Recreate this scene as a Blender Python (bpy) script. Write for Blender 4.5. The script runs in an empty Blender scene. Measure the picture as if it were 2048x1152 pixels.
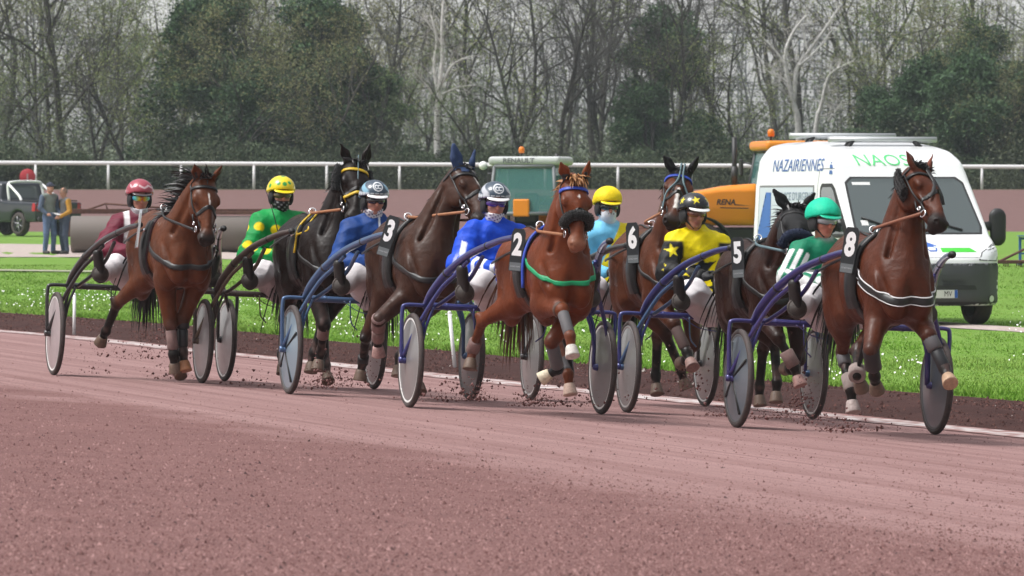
import bpy, bmesh, math, random, os
import numpy as np
from mathutils import Vector, Matrix
from mathutils.bvhtree import BVHTree

# ------------------------------------------------------------------ camera, sky, sun, exposure
SC = bpy.context.scene
COL = SC.collection
F_PX, CAM_H, HOR = 11000.0, 1.644, 400.0            # focal length in photo pixels, eye height, horizon row
cam_d = bpy.data.cameras.new("camera")
cam_d.sensor_width = 36.0
cam_d.lens = F_PX / 2048 * 36.0
cam_d.shift_y = -(576 - HOR) / 2048
cam_d.clip_start, cam_d.clip_end = 0.5, 6000
cam_d.dof.use_dof = True; cam_d.dof.focus_distance = 43.0; cam_d.dof.aperture_fstop = 12.0
cam = bpy.data.objects.new("camera", cam_d)
cam.location = (0, 0, CAM_H)
cam.rotation_euler = (math.pi / 2, 0, 0)
COL.objects.link(cam)
SC.camera = cam

SUN_EL, SUN_AZ = math.radians(58), math.radians(258)   # high, from behind and left of the photographer
world = bpy.data.worlds.new("World")
SC.world = world
world.use_nodes = True
wn, wl = world.node_tree.nodes, world.node_tree.links
wn.clear()
sky = wn.new("ShaderNodeTexSky"); sky.sky_type = 'NISHITA'; sky.sun_disc = False
sky.sun_elevation = SUN_EL; sky.sun_rotation = SUN_AZ
sky.air_density = 1.0; sky.dust_density = 4.0; sky.ozone_density = 1.0
hs = wn.new("ShaderNodeHueSaturation"); hs.inputs['Saturation'].default_value = 0.2
bg = wn.new("ShaderNodeBackground"); bg.inputs['Strength'].default_value = 0.127
wo = wn.new("ShaderNodeOutputWorld")
# a cloud deck is brightest overhead, with a pale strip low down
geo = wn.new("ShaderNodeTexCoord"); sep = wn.new("ShaderNodeSeparateXYZ"); ramp = wn.new("ShaderNodeValToRGB"); mulc = wn.new("ShaderNodeVectorMath"); mulc.operation = 'MULTIPLY'
cr = ramp.color_ramp; cr.elements[0].position = 0.0; cr.elements[0].color = (3.6, 3.6, 3.6, 1); cr.elements[1].position = 1.0; cr.elements[1].color = (1.5, 1.5, 1.5, 1)
for p_, v_ in ((.05, 3.0), (.11, .45), (.2, .40), (.45, .78)):
    e_ = cr.elements.new(p_); e_.color = (v_, v_, v_, 1)
wl.new(geo.outputs['Generated'], sep.inputs[0]); wl.new(sep.outputs['Z'], ramp.inputs[0])
wl.new(sky.outputs[0], hs.inputs['Color']); wl.new(hs.outputs[0], mulc.inputs[0]); wl.new(ramp.outputs[0], mulc.inputs[1]); wl.new(mulc.outputs[0], bg.inputs[0]); wl.new(bg.outputs[0], wo.inputs[0])

sun_d = bpy.data.lights.new("sun", 'SUN')
sun_d.energy = 1.45; sun_d.angle = math.radians(17); sun_d.color = (1, .98, .955)
sun = bpy.data.objects.new("sun", sun_d)
sv = Vector((math.sin(SUN_AZ) * math.cos(SUN_EL), math.cos(SUN_AZ) * math.cos(SUN_EL), math.sin(SUN_EL)))
sun.rotation_euler = (-sv).to_track_quat('-Z', 'Y').to_euler()
sun.location = (-5, -10, 40)
COL.objects.link(sun)
SC.view_settings.view_transform = 'Standard'
SC.view_settings.look = 'None'
SC.view_settings.gamma = 1.0
SC.view_settings.exposure = 0.66
SC.cycles.max_bounces = 6

# ------------------------------------------------------------------ small helpers
rng = np.random.default_rng(7)
random.seed(7)
A3 = lambda *a: np.array(a, float)
def lerp(a, b, t): return a + (b - a) * t
def unit(v):
    v = np.asarray(v, float); return v / (np.linalg.norm(v) + 1e-12)

def s2l(c):
    c = np.asarray(c, float) / 255.0
    return np.where(c <= .04045, c / 12.92, ((c + .055) / 1.055) ** 2.4)

MATS = {}
def mat(name, color=(.5, .5, .5), rough=.5, metal=0.0, attr=False, noise=None, bump=None, spec=.5, sheen=0, coat=0, alpha=1, trans=0, mixcol=None, coords='Object', emit=None):
    """Principled material; noise=(scale, amount) varies the colour, bump=(scale, strength, dist)."""
    if name in MATS: return MATS[name]
    m = bpy.data.materials.new(name); m.use_nodes = True
    nt = m.node_tree; N, L = nt.nodes, nt.links
    p = N['Principled BSDF']
    p.inputs['Roughness'].default_value = rough
    p.inputs['Metallic'].default_value = metal
    p.inputs['Specular IOR Level'].default_value = spec
    if sheen: p.inputs['Sheen Weight'].default_value = sheen; p.inputs['Sheen Roughness'].default_value = .4
    if coat: p.inputs['Coat Weight'].default_value = coat; p.inputs['Coat Roughness'].default_value = .12
    if alpha < 1: p.inputs['Alpha'].default_value = alpha
    if trans: p.inputs['Transmission Weight'].default_value = trans
    if emit: p.inputs['Emission Color'].default_value = (*emit[:3], 1); p.inputs['Emission Strength'].default_value = emit[3]
    tc = N.new('ShaderNodeTexCoord')
    if attr:
        a = N.new('ShaderNodeAttribute'); a.attribute_name = 'Col'; src = a.outputs['Color']
    else:
        r = N.new('ShaderNodeRGB'); r.outputs[0].default_value = (*color[:3], 1); src = r.outputs[0]
    if noise:
        nz = N.new('ShaderNodeTexNoise'); nz.inputs['Scale'].default_value = noise[0]; nz.inputs['Detail'].default_value = 6; nz.inputs['Roughness'].default_value = .65
        L.new(tc.outputs[coords], nz.inputs['Vector'])
        mr = N.new('ShaderNodeMapRange'); mr.inputs['From Min'].default_value = .28; mr.inputs['From Max'].default_value = .72
        if mixcol is None:
            mr.inputs['To Min'].default_value = 1 - noise[1]; mr.inputs['To Max'].default_value = 1 + noise[1]
            mx = N.new('ShaderNodeVectorMath'); mx.operation = 'SCALE'
            L.new(nz.outputs[0], mr.inputs[0]); L.new(src, mx.inputs[0]); L.new(mr.outputs[0], mx.inputs['Scale'])
            src = mx.outputs[0]
        else:
            mr.inputs['To Min'].default_value = 0; mr.inputs['To Max'].default_value = noise[1]
            mx = N.new('ShaderNodeMix'); mx.data_type = 'RGBA'
            L.new(nz.outputs[0], mr.inputs[0]); L.new(mr.outputs[0], mx.inputs['Factor'])
            L.new(src, mx.inputs['A']); mx.inputs['B'].default_value = (*mixcol, 1)
            src = mx.outputs['Result']
    L.new(src, p.inputs['Base Color'])
    if bump:
        nb = N.new('ShaderNodeTexNoise'); nb.inputs['Scale'].default_value = bump[0]; nb.inputs['Detail'].default_value = 5
        L.new(tc.outputs[coords], nb.inputs['Vector'])
        b = N.new('ShaderNodeBump'); b.inputs['Strength'].default_value = bump[1]; b.inputs['Distance'].default_value = bump[2]
        L.new(nb.outputs[0], b.inputs['Height']); L.new(b.outputs[0], p.inputs['Normal'])
    MATS[name] = m
    return m

def link(o, parent=None):
    COL.objects.link(o)
    if parent is not None: o.parent = parent
    return o

def raw_mesh(name, V, Fq, mats, parent=None, smooth=True, col=None, mi=None):
    """V (n,3); Fq list of index lists or (m,k) array."""
    me = bpy.data.meshes.new(name)
    V = np.ascontiguousarray(V, dtype=np.float32)
    if isinstance(Fq, np.ndarray):
        m, k = Fq.shape
        me.vertices.add(len(V)); me.vertices.foreach_set('co', V.ravel())
        me.loops.add(m * k); me.loops.foreach_set('vertex_index', np.ascontiguousarray(Fq, dtype=np.int32).ravel())
        me.polygons.add(m); me.polygons.foreach_set('loop_start', np.arange(0, m * k, k, dtype=np.int32))
        me.update(calc_edges=True); me.validate()
    else:
        me.from_pydata([tuple(map(float, v)) for v in V], [], [list(map(int, f)) for f in Fq])
    for m_ in (mats if isinstance(mats, (list, tuple)) else [mats]): me.materials.append(m_)
    if mi is not None: me.polygons.foreach_set('material_index', np.asarray(mi, dtype=np.int32))
    if smooth is True: me.polygons.foreach_set('use_smooth', np.ones(len(me.polygons), dtype=bool))
    elif smooth is not False: me.polygons.foreach_set('use_smooth', np.asarray(smooth, dtype=bool))
    if col is not None:
        ca = me.color_attributes.new('Col', 'FLOAT_COLOR', 'POINT')
        c4 = np.ones((len(V), 4), dtype=np.float32); c4[:, :3] = col
        ca.data.foreach_set('color', c4.ravel())
    me.update()
    return link(bpy.data.objects.new(name, me), parent)

def thing(name, label, cat, loc=(0, 0, 0), mtx=None, group=None):
    o = bpy.data.objects.new(name, None); o.empty_display_size = .2
    COL.objects.link(o)
    if mtx is not None: o.matrix_world = mtx
    else: o.location = loc
    tag(o, label, cat, group)
    return o

def tag(o, label=None, cat=None, group=None, kind=None):
    if label: o['label'] = label
    if cat: o['category'] = cat
    if group: o['group'] = group
    if kind: o['kind'] = kind
    return o

def catmull(P, n=6):
    P = [np.asarray(p, float) for p in P]
    if len(P) < 3: return P
    Q = [2 * P[0] - P[1]] + P + [2 * P[-1] - P[-2]]
    out = []
    for i in range(1, len(Q) - 2):
        a, b, c, d = Q[i - 1], Q[i], Q[i + 1], Q[i + 2]
        for k in range(n):
            t = k / n
            out.append(.5 * (2 * b + (c - a) * t + (2 * a - 5 * b + 4 * c - d) * t * t + (3 * b - a - 3 * c + d) * t ** 3))
    out.append(P[-1])
    return out

class MB:
    def __init__(s): s.v, s.f, s.mi, s.sm = [], [], [], []
    def add(s, V, Fs, m=0, smooth=True):
        o = len(s.v)
        s.v.extend([tuple(map(float, x)) for x in V])
        for f in Fs:
            s.f.append([i + o for i in f]); s.mi.append(m); s.sm.append(smooth)
        return s
    def tube(s, P, r, seg=8, m=0, n=0, caps=True, flat=None, up=None, r_end=None):
        """tube along P; r scalar or list; flat=(a,b) scales the section along side and up directions."""
        P = [np.asarray(p, float) for p in P]
        R = list(r) if hasattr(r, '__len__') else [lerp(r, r if r_end is None else r_end, i / max(1, len(P) - 1)) for i in range(len(P))]
        if n and len(P) > 2:
            t0 = np.linspace(0, 1, len(P)); P = catmull(P, n); R = list(np.interp(np.linspace(0, 1, len(P)), t0, R))
        V, Fs = [], []
        T = [unit(P[min(i + 1, len(P) - 1)] - P[max(i - 1, 0)]) for i in range(len(P))]
        u = np.asarray(up, float) if up is not None else (A3(0, 0, 1) if abs(T[0][2]) < .9 else A3(1, 0, 0))
        for i, p in enumerate(P):
            side = unit(np.cross(T[i], u)); w = unit(np.cross(side, T[i]))
            if up is None: u = w
            fa, fb = flat if flat else (1, 1)
            for k in range(seg):
                a = 2 * math.pi * k / seg
                V.append(p + R[i] * (fa * math.cos(a) * side + fb * math.sin(a) * w))
        for i in range(len(P) - 1):
            for k in range(seg):
                k2 = (k + 1) % seg
                Fs.append([i * seg + k, i * seg + k2, (i + 1) * seg + k2, (i + 1) * seg + k])
        if caps:
            Fs.append(list(range(seg))[::-1]); Fs.append([(len(P) - 1) * seg + k for k in range(seg)])
        return s.add(V, Fs, m)
    def lathe(s, prof, o=(0, 0, 0), axis=(0, 0, 1), seg=24, m=0, smooth=True, cap=True):
        """prof: list of (r, h) along axis."""
        ax = unit(axis); t = A3(1, 0, 0) if abs(ax[0]) < .9 else A3(0, 1, 0)
        e1 = unit(np.cross(ax, t)); e2 = np.cross(ax, e1); o = np.asarray(o, float)
        V = []; Fs = []
        for r, h in prof:
            for k in range(seg):
                a = 2 * math.pi * k / seg
                V.append(o + ax * h + r * (math.cos(a) * e1 + math.sin(a) * e2))
        for i in range(len(prof) - 1):
            for k in range(seg):
                k2 = (k + 1) % seg
                Fs.append([i * seg + k, i * seg + k2, (i + 1) * seg + k2, (i + 1) * seg + k])
        if cap:
            if prof[0][0] > 1e-4: Fs.append(list(range(seg))[::-1])
            if prof[-1][0] > 1e-4: Fs.append([(len(prof) - 1) * seg + k for k in range(seg)])
        return s.add(V, Fs, m, smooth)
    def torus(s, c, axis, R, r, seg=40, sec=10, m=0, flat=1.0):
        ax = unit(axis); t = A3(1, 0, 0) if abs(ax[0]) < .9 else A3(0, 1, 0)
        e1 = unit(np.cross(ax, t)); e2 = np.cross(ax, e1); c = np.asarray(c, float)
        V = []; Fs = []
        for i in range(seg):
            a = 2 * math.pi * i / seg; d = math.cos(a) * e1 + math.sin(a) * e2
            for k in range(sec):
                b = 2 * math.pi * k / sec
                V.append(c + d * (R + r * math.cos(b)) + ax * r * flat * math.sin(b))
        for i in range(seg):
            for k in range(sec):
                i2, k2 = (i + 1) % seg, (k + 1) % sec
                Fs.append([i * sec + k, i2 * sec + k, i2 * sec + k2, i * sec + k2])
        return s.add(V, Fs, m)
    def box(s, c, size, R=None, bev=.0, m=0, seg=2):
        bm = bmesh.new(); bmesh.ops.create_cube(bm, size=1)
        for v in bm.verts: v.co = Vector((v.co.x * size[0], v.co.y * size[1], v.co.z * size[2]))
        if bev: bmesh.ops.bevel(bm, geom=list(bm.edges), offset=min(bev, min(size) * .45), segments=seg, profile=.5, affect='EDGES')
        bm.verts.index_update()
        R = np.eye(3) if R is None else np.asarray(R)
        V = [R @ np.array(v.co) + np.asarray(c, float) for v in bm.verts]
        s.add(V, [[v.index for v in f.verts] for f in bm.faces], m, smooth=False); bm.free()
        return s
    def sphere(s, c, r, m=0, seg=14, rings=9, R=None):
        r = np.array([r] * 3 if not hasattr(r, '__len__') else r, float); R = np.eye(3) if R is None else np.asarray(R)
        V = [R @ (r * A3(0, 0, -1)) + c]
        for i in range(1, rings):
            ph = -math.pi / 2 + math.pi * i / rings
            for k in range(seg):
                a = 2 * math.pi * k / seg
                V.append(R @ (r * A3(math.cos(ph) * math.cos(a), math.cos(ph) * math.sin(a), math.sin(ph))) + c)
        V.append(R @ (r * A3(0, 0, 1)) + c); n = len(V) - 1; Fs = []
        for k in range(seg):
            Fs.append([0, 1 + (k + 1) % seg, 1 + k]); Fs.append([n, n - seg + k, n - seg + (k + 1) % seg])
        for i in range(rings - 2):
            for k in range(seg):
                k2 = (k + 1) % seg; a = 1 + i * seg
                Fs.append([a + k, a + k2, a + seg + k2, a + seg + k])
        return s.add(V, Fs, m)
    def prism(s, poly, d0, d1, fr, m=0):
        """poly 2D extruded between d0 and d1; fr(u,v,d)->xyz."""
        n = len(poly)
        V = [fr(u, v, d0) for u, v in poly] + [fr(u, v, d1) for u, v in poly]
        Fs = [list(range(n))[::-1], [n + i for i in range(n)]] + [[i, (i + 1) % n, n + (i + 1) % n, n + i] for i in range(n)]
        return s.add(V, Fs, m, False)
    def build(s, name, mats, parent=None, shift=None):
        V = np.array(s.v, float).reshape(-1, 3)
        if shift is not None: V = V - np.asarray(shift, float)
        return raw_mesh(name, V, s.f, mats, parent, smooth=np.array(s.sm), mi=s.mi)

def rotz(a): c, s = math.cos(a), math.sin(a); return np.array([[c, -s, 0], [s, c, 0], [0, 0, 1]])
def roty(a): c, s = math.cos(a), math.sin(a); return np.array([[c, 0, s], [0, 1, 0], [-s, 0, c]])
def rotx(a): c, s = math.cos(a), math.sin(a); return np.array([[1, 0, 0], [0, c, -s], [0, s, c]])
def basis(x, z):
    """columns x, y, z with x kept and z made square to it"""
    x = unit(x); z = np.asarray(z, float); z = unit(z - x * (z @ x)); return np.stack([x, np.cross(z, x), z], 1)

# ------------------------------------------------------------------ smooth solids (signed distance field -> quads)
def rc(a, b, ra, rb, k=.03, c=0, sq=None, op='u'):
    return dict(t='rc', a=A3(*a), b=A3(*b), ra=ra, rb=rb, k=k, c=c, sq=sq, op=op)
def el(c_, r, R=None, k=.03, c=0, op='u'):
    return dict(t='el', o=A3(*c_), r=A3(*r), R=np.eye(3) if R is None else np.asarray(R), k=k, c=c, op=op)
def cut(o, n, k=.004):                                # removes what lies on the side n points to
    return dict(t='pl', o=A3(*o), n=unit(n), k=k, op='cut', c=0)

def pdist(p, X, Y, Z):
    if p['t'] == 'rc':
        a, b = p['a'], p['b']; ab = b - a; l2 = ab @ ab + 1e-12
        dx, dy, dz = X - a[0], Y - a[1], Z - a[2]
        t = np.clip((dx * ab[0] + dy * ab[1] + dz * ab[2]) / l2, 0, 1)
        dx, dy, dz = dx - t * ab[0], dy - t * ab[1], dz - t * ab[2]
        sc = 1.0
        if p['sq']:
            n, s = p['sq']; n = unit(n); w = (1 / s - 1) * (dx * n[0] + dy * n[1] + dz * n[2])
            dx, dy, dz = dx + w * n[0], dy + w * n[1], dz + w * n[2]; sc = .5 + .5 * s
        return (np.sqrt(dx * dx + dy * dy + dz * dz) - (p['ra'] + (p['rb'] - p['ra']) * t)) * sc
    if p['t'] == 'el':
        o, R, r = p['o'], p['R'], p['r']
        dx, dy, dz = X - o[0], Y - o[1], Z - o[2]
        q = [R[0, i] * dx + R[1, i] * dy + R[2, i] * dz for i in range(3)]
        k0 = np.sqrt(sum((q[i] / r[i]) ** 2 for i in range(3))); k1 = np.sqrt(sum((q[i] / r[i] ** 2) ** 2 for i in range(3))) + 1e-9
        return k0 * (k0 - 1) / k1
    n, o = p['n'], p['o']
    return (X - o[0]) * n[0] + (Y - o[1]) * n[1] + (Z - o[2]) * n[2]

def pbox(p, m):
    if p['t'] == 'rc': r = max(p['ra'], p['rb']) + m; return np.minimum(p['a'], p['b']) - r, np.maximum(p['a'], p['b']) + r
    r = p['r'].max() + m; return p['o'] - r, p['o'] + r

def poly2d(P, X, Y):
    P = np.asarray(P, float); d = np.full(np.broadcast(X, Y).shape, 1e9); s = np.ones_like(d); N = len(P)
    for i in range(N):
        a, b = P[i], P[i - 1]; e = b - a; wx, wy = X - a[0], Y - a[1]; t = np.clip((wx * e[0] + wy * e[1]) / (e @ e), 0, 1)
        d = np.minimum(d, (wx - e[0] * t) ** 2 + (wy - e[1] * t) ** 2)
        c1, c2, c3 = Y >= a[1], Y < b[1], e[0] * wy > e[1] * wx
        f = (c1 & c2 & c3) | (~c1 & ~c2 & ~c3); s = np.where(f, -s, s)
    return s * np.sqrt(d)
def block_field(side, front, plan, h, k=.06, pad=.08):
    """solid that has this side (x,z), front (y,z) and plan (x,y) outline, edges rounded by k"""
    side, front, plan = (np.asarray(q, float) for q in (side, front, plan))
    lo = A3(side[:, 0].min(), front[:, 0].min(), side[:, 1].min()) - pad; hi = A3(side[:, 0].max(), front[:, 0].max(), side[:, 1].max()) + pad
    n = np.ceil((hi - lo) / h).astype(int) + 1; ax = [lo[i] + h * np.arange(n[i]) for i in range(3)]
    d1 = poly2d(side, ax[0][:, None], ax[2][None, :])[:, None, :]; d2 = poly2d(front, ax[1][:, None], ax[2][None, :])[None]; d3 = poly2d(plan, ax[0][:, None], ax[1][None, :])[:, :, None]
    def smax(a, b): q = np.clip(k - np.abs(a - b), 0, None) / k; return np.maximum(a, b) + q * q * k * .25
    return lo, n, smax(smax(d1, d2), d3).astype(np.float32)
def panel(mb, bvh, poly, origin, d, m=0, off=.005, edge=.08, R=6):
    """a flat outline laid on a surface: origin(u, v) -> point outside, cast along d"""
    bm = bmesh.new(); vs = [bm.verts.new((u, v, 0)) for u, v in poly]; bm.faces.new(vs); bmesh.ops.triangulate(bm, faces=list(bm.faces))
    for _ in range(6):
        es = [e for e in bm.edges if e.calc_length() > edge]
        if not es: break
        bmesh.ops.subdivide_edges(bm, edges=es, cuts=1); bmesh.ops.triangulate(bm, faces=[f for f in bm.faces if len(f.verts) > 3])
    bm.verts.index_update(); d = Vector(d); V = []; ok = []
    for v in bm.verts:
        h = bvh.ray_cast(Vector(origin(v.co.x, v.co.y)), d, R); ok.append(h[0] is not None); V.append(np.array(h[0] - d * off) if h[0] is not None else A3(0, 0, 0))
    Fs = [[v.index for v in f.verts] for f in bm.faces if all(ok[v.index] for v in f.verts)]
    used = sorted({i for f in Fs for i in f}); rm = {i: k for k, i in enumerate(used)}
    mb.add([V[i] for i in used], [[rm[i] for i in f] for f in Fs], m); bm.free(); return mb
def letters(mb, bvh, body, size, origin, d, m=0, bold=0, sx=1, shear=0, off=.007, R=6):
    TV, TF = text_geo(body, size, bold, sx, shear); V = []
    bm = bmesh.new(); vs = [bm.verts.new(tuple(q)) for q in TV]
    for f in TF:
        try: bm.faces.new([vs[i] for i in f])
        except ValueError: pass
    bmesh.ops.triangulate(bm, faces=list(bm.faces))
    for _ in range(5):
        es = [e for e in bm.edges if e.calc_length() > .045]
        if not es: break
        bmesh.ops.subdivide_edges(bm, edges=es, cuts=1); bmesh.ops.triangulate(bm, faces=[f for f in bm.faces if len(f.verts) > 3])
    bm.verts.index_update(); TV = [tuple(v.co) for v in bm.verts]; TF = [[v.index for v in f.verts] for f in bm.faces]; bm.free()
    for u, v, _ in TV:
        h = bvh.ray_cast(Vector(origin(u, v)), Vector(d), R)
        V.append(np.array(h[0]) - A3(*d) * off if h[0] is not None else None)
    Fs = [f for f in TF if all(V[i] is not None for i in f)]; used = sorted({i for f in Fs for i in f}); rm = {i: k for k, i in enumerate(used)}
    return mb.add([V[i] for i in used], [[rm[i] for i in f] for f in Fs], m, False)
def sdf_mesh(prims, h, wob=None, pad=.04, field=None):
    """returns V, quads, tag weights function"""
    if field is not None: lo, n, D = field; ax = [lo[i] + h * np.arange(n[i]) for i in range(3)]
    else:
        us = [p for p in prims if p['op'] == 'u']
        lo = np.min([pbox(p, pad)[0] for p in us], 0); hi = np.max([pbox(p, pad)[1] for p in us], 0)
        n = np.ceil((hi - lo) / h).astype(int) + 1
        ax = [lo[i] + h * np.arange(n[i]) for i in range(3)]
        D = np.full(n, 1.0, dtype=np.float32)
    for p in prims:
        if p['op'] == 'cut':
            d = -pdist(p, ax[0][:, None, None], ax[1][None, :, None], ax[2][None, None, :])
            k = p['k']; hh = np.clip(k - np.abs(D + d), 0, None) / k
            D = np.maximum(D, -d) + hh * hh * k * .25; continue
        l, u = pbox(p, p['k'] + .03)
        i0 = np.clip(np.floor((l - lo) / h).astype(int), 0, n - 1); i1 = np.clip(np.ceil((u - lo) / h).astype(int) + 1, 1, n)
        sl = tuple(slice(i0[i], i1[i]) for i in range(3))
        d = pdist(p, ax[0][sl[0]][:, None, None], ax[1][sl[1]][None, :, None], ax[2][sl[2]][None, None, :])
        A = D[sl]; k = p['k']
        if p['op'] == 'u':
            hh = np.clip(k - np.abs(A - d), 0, None) / k
            D[sl] = np.minimum(A, d) - hh * hh * k * .25
        else:
            hh = np.clip(k - np.abs(A + d), 0, None) / k
            D[sl] = np.maximum(A, -d) + hh * hh * k * .25
    if wob is not None:
        near = np.abs(D) < .06
        I = np.argwhere(near)
        D[near] += wob(lo + h * I).astype(np.float32)
    D[0], D[-1], D[:, 0], D[:, -1], D[:, :, 0], D[:, :, -1] = 1, 1, 1, 1, 1, 1
    S = D < 0
    c = np.zeros(n - 1, dtype=np.int8)
    for i in (0, 1):
        for j in (0, 1):
            for k in (0, 1):
                c += S[i:n[0] - 1 + i, j:n[1] - 1 + j, k:n[2] - 1 + k]
    act = (c > 0) & (c < 8)
    C = np.argwhere(act); idx = np.full(n - 1, -1, dtype=np.int64); idx[act] = np.arange(len(C))
    offs = np.array([(i, j, k) for i in (0, 1) for j in (0, 1) for k in (0, 1)])
    vals = np.stack([D[C[:, 0] + o[0], C[:, 1] + o[1], C[:, 2] + o[2]] for o in offs], 1)
    acc = np.zeros((len(C), 3)); cnt = np.zeros(len(C))
    for a in range(8):
        for b in range(a + 1, 8):
            if np.abs(offs[a] - offs[b]).sum() != 1: continue
            m = (vals[:, a] < 0) != (vals[:, b] < 0)
            t = np.where(m, vals[:, a] / np.where(m, vals[:, a] - vals[:, b], 1), 0)
            acc += m[:, None] * (offs[a] + t[:, None] * (offs[b] - offs[a])); cnt += m
    V = lo + h * (C + acc / cnt[:, None])
    Q = []
    for axi in range(3):
        sh = [slice(None)] * 3; sh2 = [slice(None)] * 3; sh[axi] = slice(0, -1); sh2[axi] = slice(1, None)
        s0, s1 = S[tuple(sh)], S[tuple(sh2)]
        E = np.argwhere(s0 != s1); fl = s0[tuple(E.T)]
        b, d = (axi + 1) % 3, (axi + 2) % 3
        def cell(db, dd):
            e = E.copy(); e[:, b] += db; e[:, d] += dd; return idx[tuple(e.T)]
        q = np.stack([cell(-1, -1), cell(0, -1), cell(0, 0), cell(-1, 0)], 1)
        q[~fl] = q[~fl][:, ::-1]
        Q.append(q)
    return V, np.concatenate(Q)

def prim_tags(prims, V, sigma=.012):
    """dict tag -> soft weight of each vertex"""
    us = [p for p in prims if p['op'] == 'u']
    tags = sorted({p['c'] for p in us}, key=str)
    W = {t: np.zeros(len(V)) for t in tags}
    for p in us:
        W[p['c']] += np.exp(-np.clip(pdist(p, V[:, 0], V[:, 1], V[:, 2]), -.02, .2) / sigma)
    tot = sum(W.values()) + 1e-12
    return {t: W[t] / tot for t in tags}

def colour_by(W, table, default=(.5, .5, .5)):
    n = len(next(iter(W.values()))); c = np.zeros((n, 3))
    for t, w in W.items(): c += w[:, None] * np.asarray(table.get(t, default), float)
    return c

def wobble(amp, s, seed=0):
    r = np.random.default_rng(seed); K = r.normal(size=(6, 3)) * s; ph = r.uniform(0, 6.28, 6)
    return lambda P: amp * sum(np.sin(P @ K[i] + ph[i]) for i in range(6)) / 3

def folds(amp, s, seed=0):
    r = np.random.default_rng(seed); K = r.normal(size=(5, 3)) * s; ph = r.uniform(0, 6.28, 5); J = r.normal(size=(5, 3)) * s * .5
    return lambda P: amp * sum(np.abs(np.sin(P @ K[i] + ph[i] + 1.2 * np.sin(P @ J[i]))) for i in range(5)) / 2.5 - amp * 1.45
def bvh_of(V, Q): return BVHTree.FromPolygons([tuple(v) for v in V], [tuple(map(int, q)) for q in Q])

def wrap_band(mb, bvh, c, axis, width, a0, a1, ref, off=.006, n=40, m=0, thick=.006, R=1.2, wob=None, miss=.15):
    """a strap lying on the surface: rays shot in towards c, in the plane square to axis, from angle a0 to a1 off ref"""
    ax = unit(axis); e1 = np.asarray(ref, float); e1 = unit(e1 - ax * (e1 @ ax)); e2 = np.cross(ax, e1); c = np.asarray(c, float)
    rows = []
    for i in range(n + 1):
        a = lerp(a0, a1, i / n); d = math.cos(a) * e1 + math.sin(a) * e2
        row = []
        for wv in (-.5, -.17, .17, .5):
            o = c + ax * width * wv + d * R
            hit = bvh.ray_cast(Vector(o), Vector(-d), R * 1.0)
            row.append(np.array(hit[0]) + d * off if hit[0] is not None else None)
        rows.append((row, d))
    rows = [r for r in rows if all(x is not None for x in r[0])]
    if len(rows) < 3: return mb
    V, Fs = [], []
    for row, d in rows:
        for x in row: V.append(x + d * thick)
        V.append(row[3] - d * .004); V.append(row[0] - d * .004)
    closed = abs(abs(a1 - a0) - 2 * math.pi) < 1e-3
    N = len(rows)
    for i in range(N if closed else N - 1):
        j = (i + 1) % N
        for k in (0, 1, 2): Fs.append([i * 6 + k, i * 6 + k + 1, j * 6 + k + 1, j * 6 + k])
        Fs.append([i * 6 + 3, i * 6 + 4, j * 6 + 4, j * 6 + 3]); Fs.append([i * 6 + 5, i * 6, j * 6, j * 6 + 5])
    return mb.add(V, Fs, m)

def hair(mb, roots, dirs, length, width, n=5, droop=.5, jit=.3, m=0, seed=0, wind=(0, 0, 0)):
    """tapered flat locks"""
    r = np.random.default_rng(seed)
    for p, d in zip(roots, dirs):
        p = np.asarray(p, float); d = unit(np.asarray(d, float) + r.normal(size=3) * jit); L = length * r.uniform(.6, 1.15)
        side = unit(np.cross(d, r.normal(size=3))); V = []
        for i in range(n + 1):
            t = i / n; w = width * (1 - t) ** .6 * r.uniform(.8, 1.2) + .0008
            V += [p - side * w, p + side * w]
            d = unit(d + (A3(0, 0, -droop) + np.asarray(wind)) / n); p = p + d * L / n
        mb.add(V, [[2 * i, 2 * i + 1, 2 * i + 3, 2 * i + 2] for i in range(n)], m)
    return mb

def text_geo(body, size, bold=0.0, sx=1.0, shear=0.0):
    cu = bpy.data.curves.new('lettering', 'FONT'); cu.body = body; cu.size = size; cu.align_x = 'CENTER'; cu.align_y = 'CENTER'
    cu.offset = bold; cu.resolution_u = 3; cu.shear = shear
    o = bpy.data.objects.new('lettering', cu); COL.objects.link(o)
    dg = bpy.context.evaluated_depsgraph_get(); dg.update()
    me = o.evaluated_get(dg).to_mesh()
    V = np.array([v.co[:] for v in me.vertices]); Fs = [list(p.vertices) for p in me.polygons]
    o.evaluated_get(dg).to_mesh_clear()
    bpy.data.objects.remove(o); bpy.data.curves.remove(cu)
    V[:, 0] *= sx
    return V, Fs

# ------------------------------------------------------------------ lie of the land
TH = math.radians(16.5)
TCX, TCY = math.cos(TH), math.sin(TH)
BANK = .045
def z_track(x, y): return -BANK * (TCX * x + TCY * y - 12)
def z_in(y): return np.interp(y, [30, 47, 60, 85, 134, 183, 208, 245, 262, 300, 340, 460, 700, 3000], [-.13, -.11, -.08, -.05, .33, .44, .45, 2.1, 2.3, 3.0, 3.9, 4.6, 5.2, 6])
def hit_track(px, py):
    a, b = (px - 1024) / F_PX, (py - HOR) / F_PX
    y = (CAM_H - BANK * 12) / (b - BANK * (TCX * a + TCY)); return A3(a * y, y, CAM_H - b * y)
def hit_in(px, py):
    a, b = (px - 1024) / F_PX, (py - HOR) / F_PX
    ys = np.linspace(35, 320, 4000); d = CAM_H - b * ys - z_in(ys)
    k = np.argmax(d < 0) if b > 0 and (d < 0).any() else len(ys) - 1
    y = ys[k]; return A3(a * y, y, float(z_in(y)))
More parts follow.
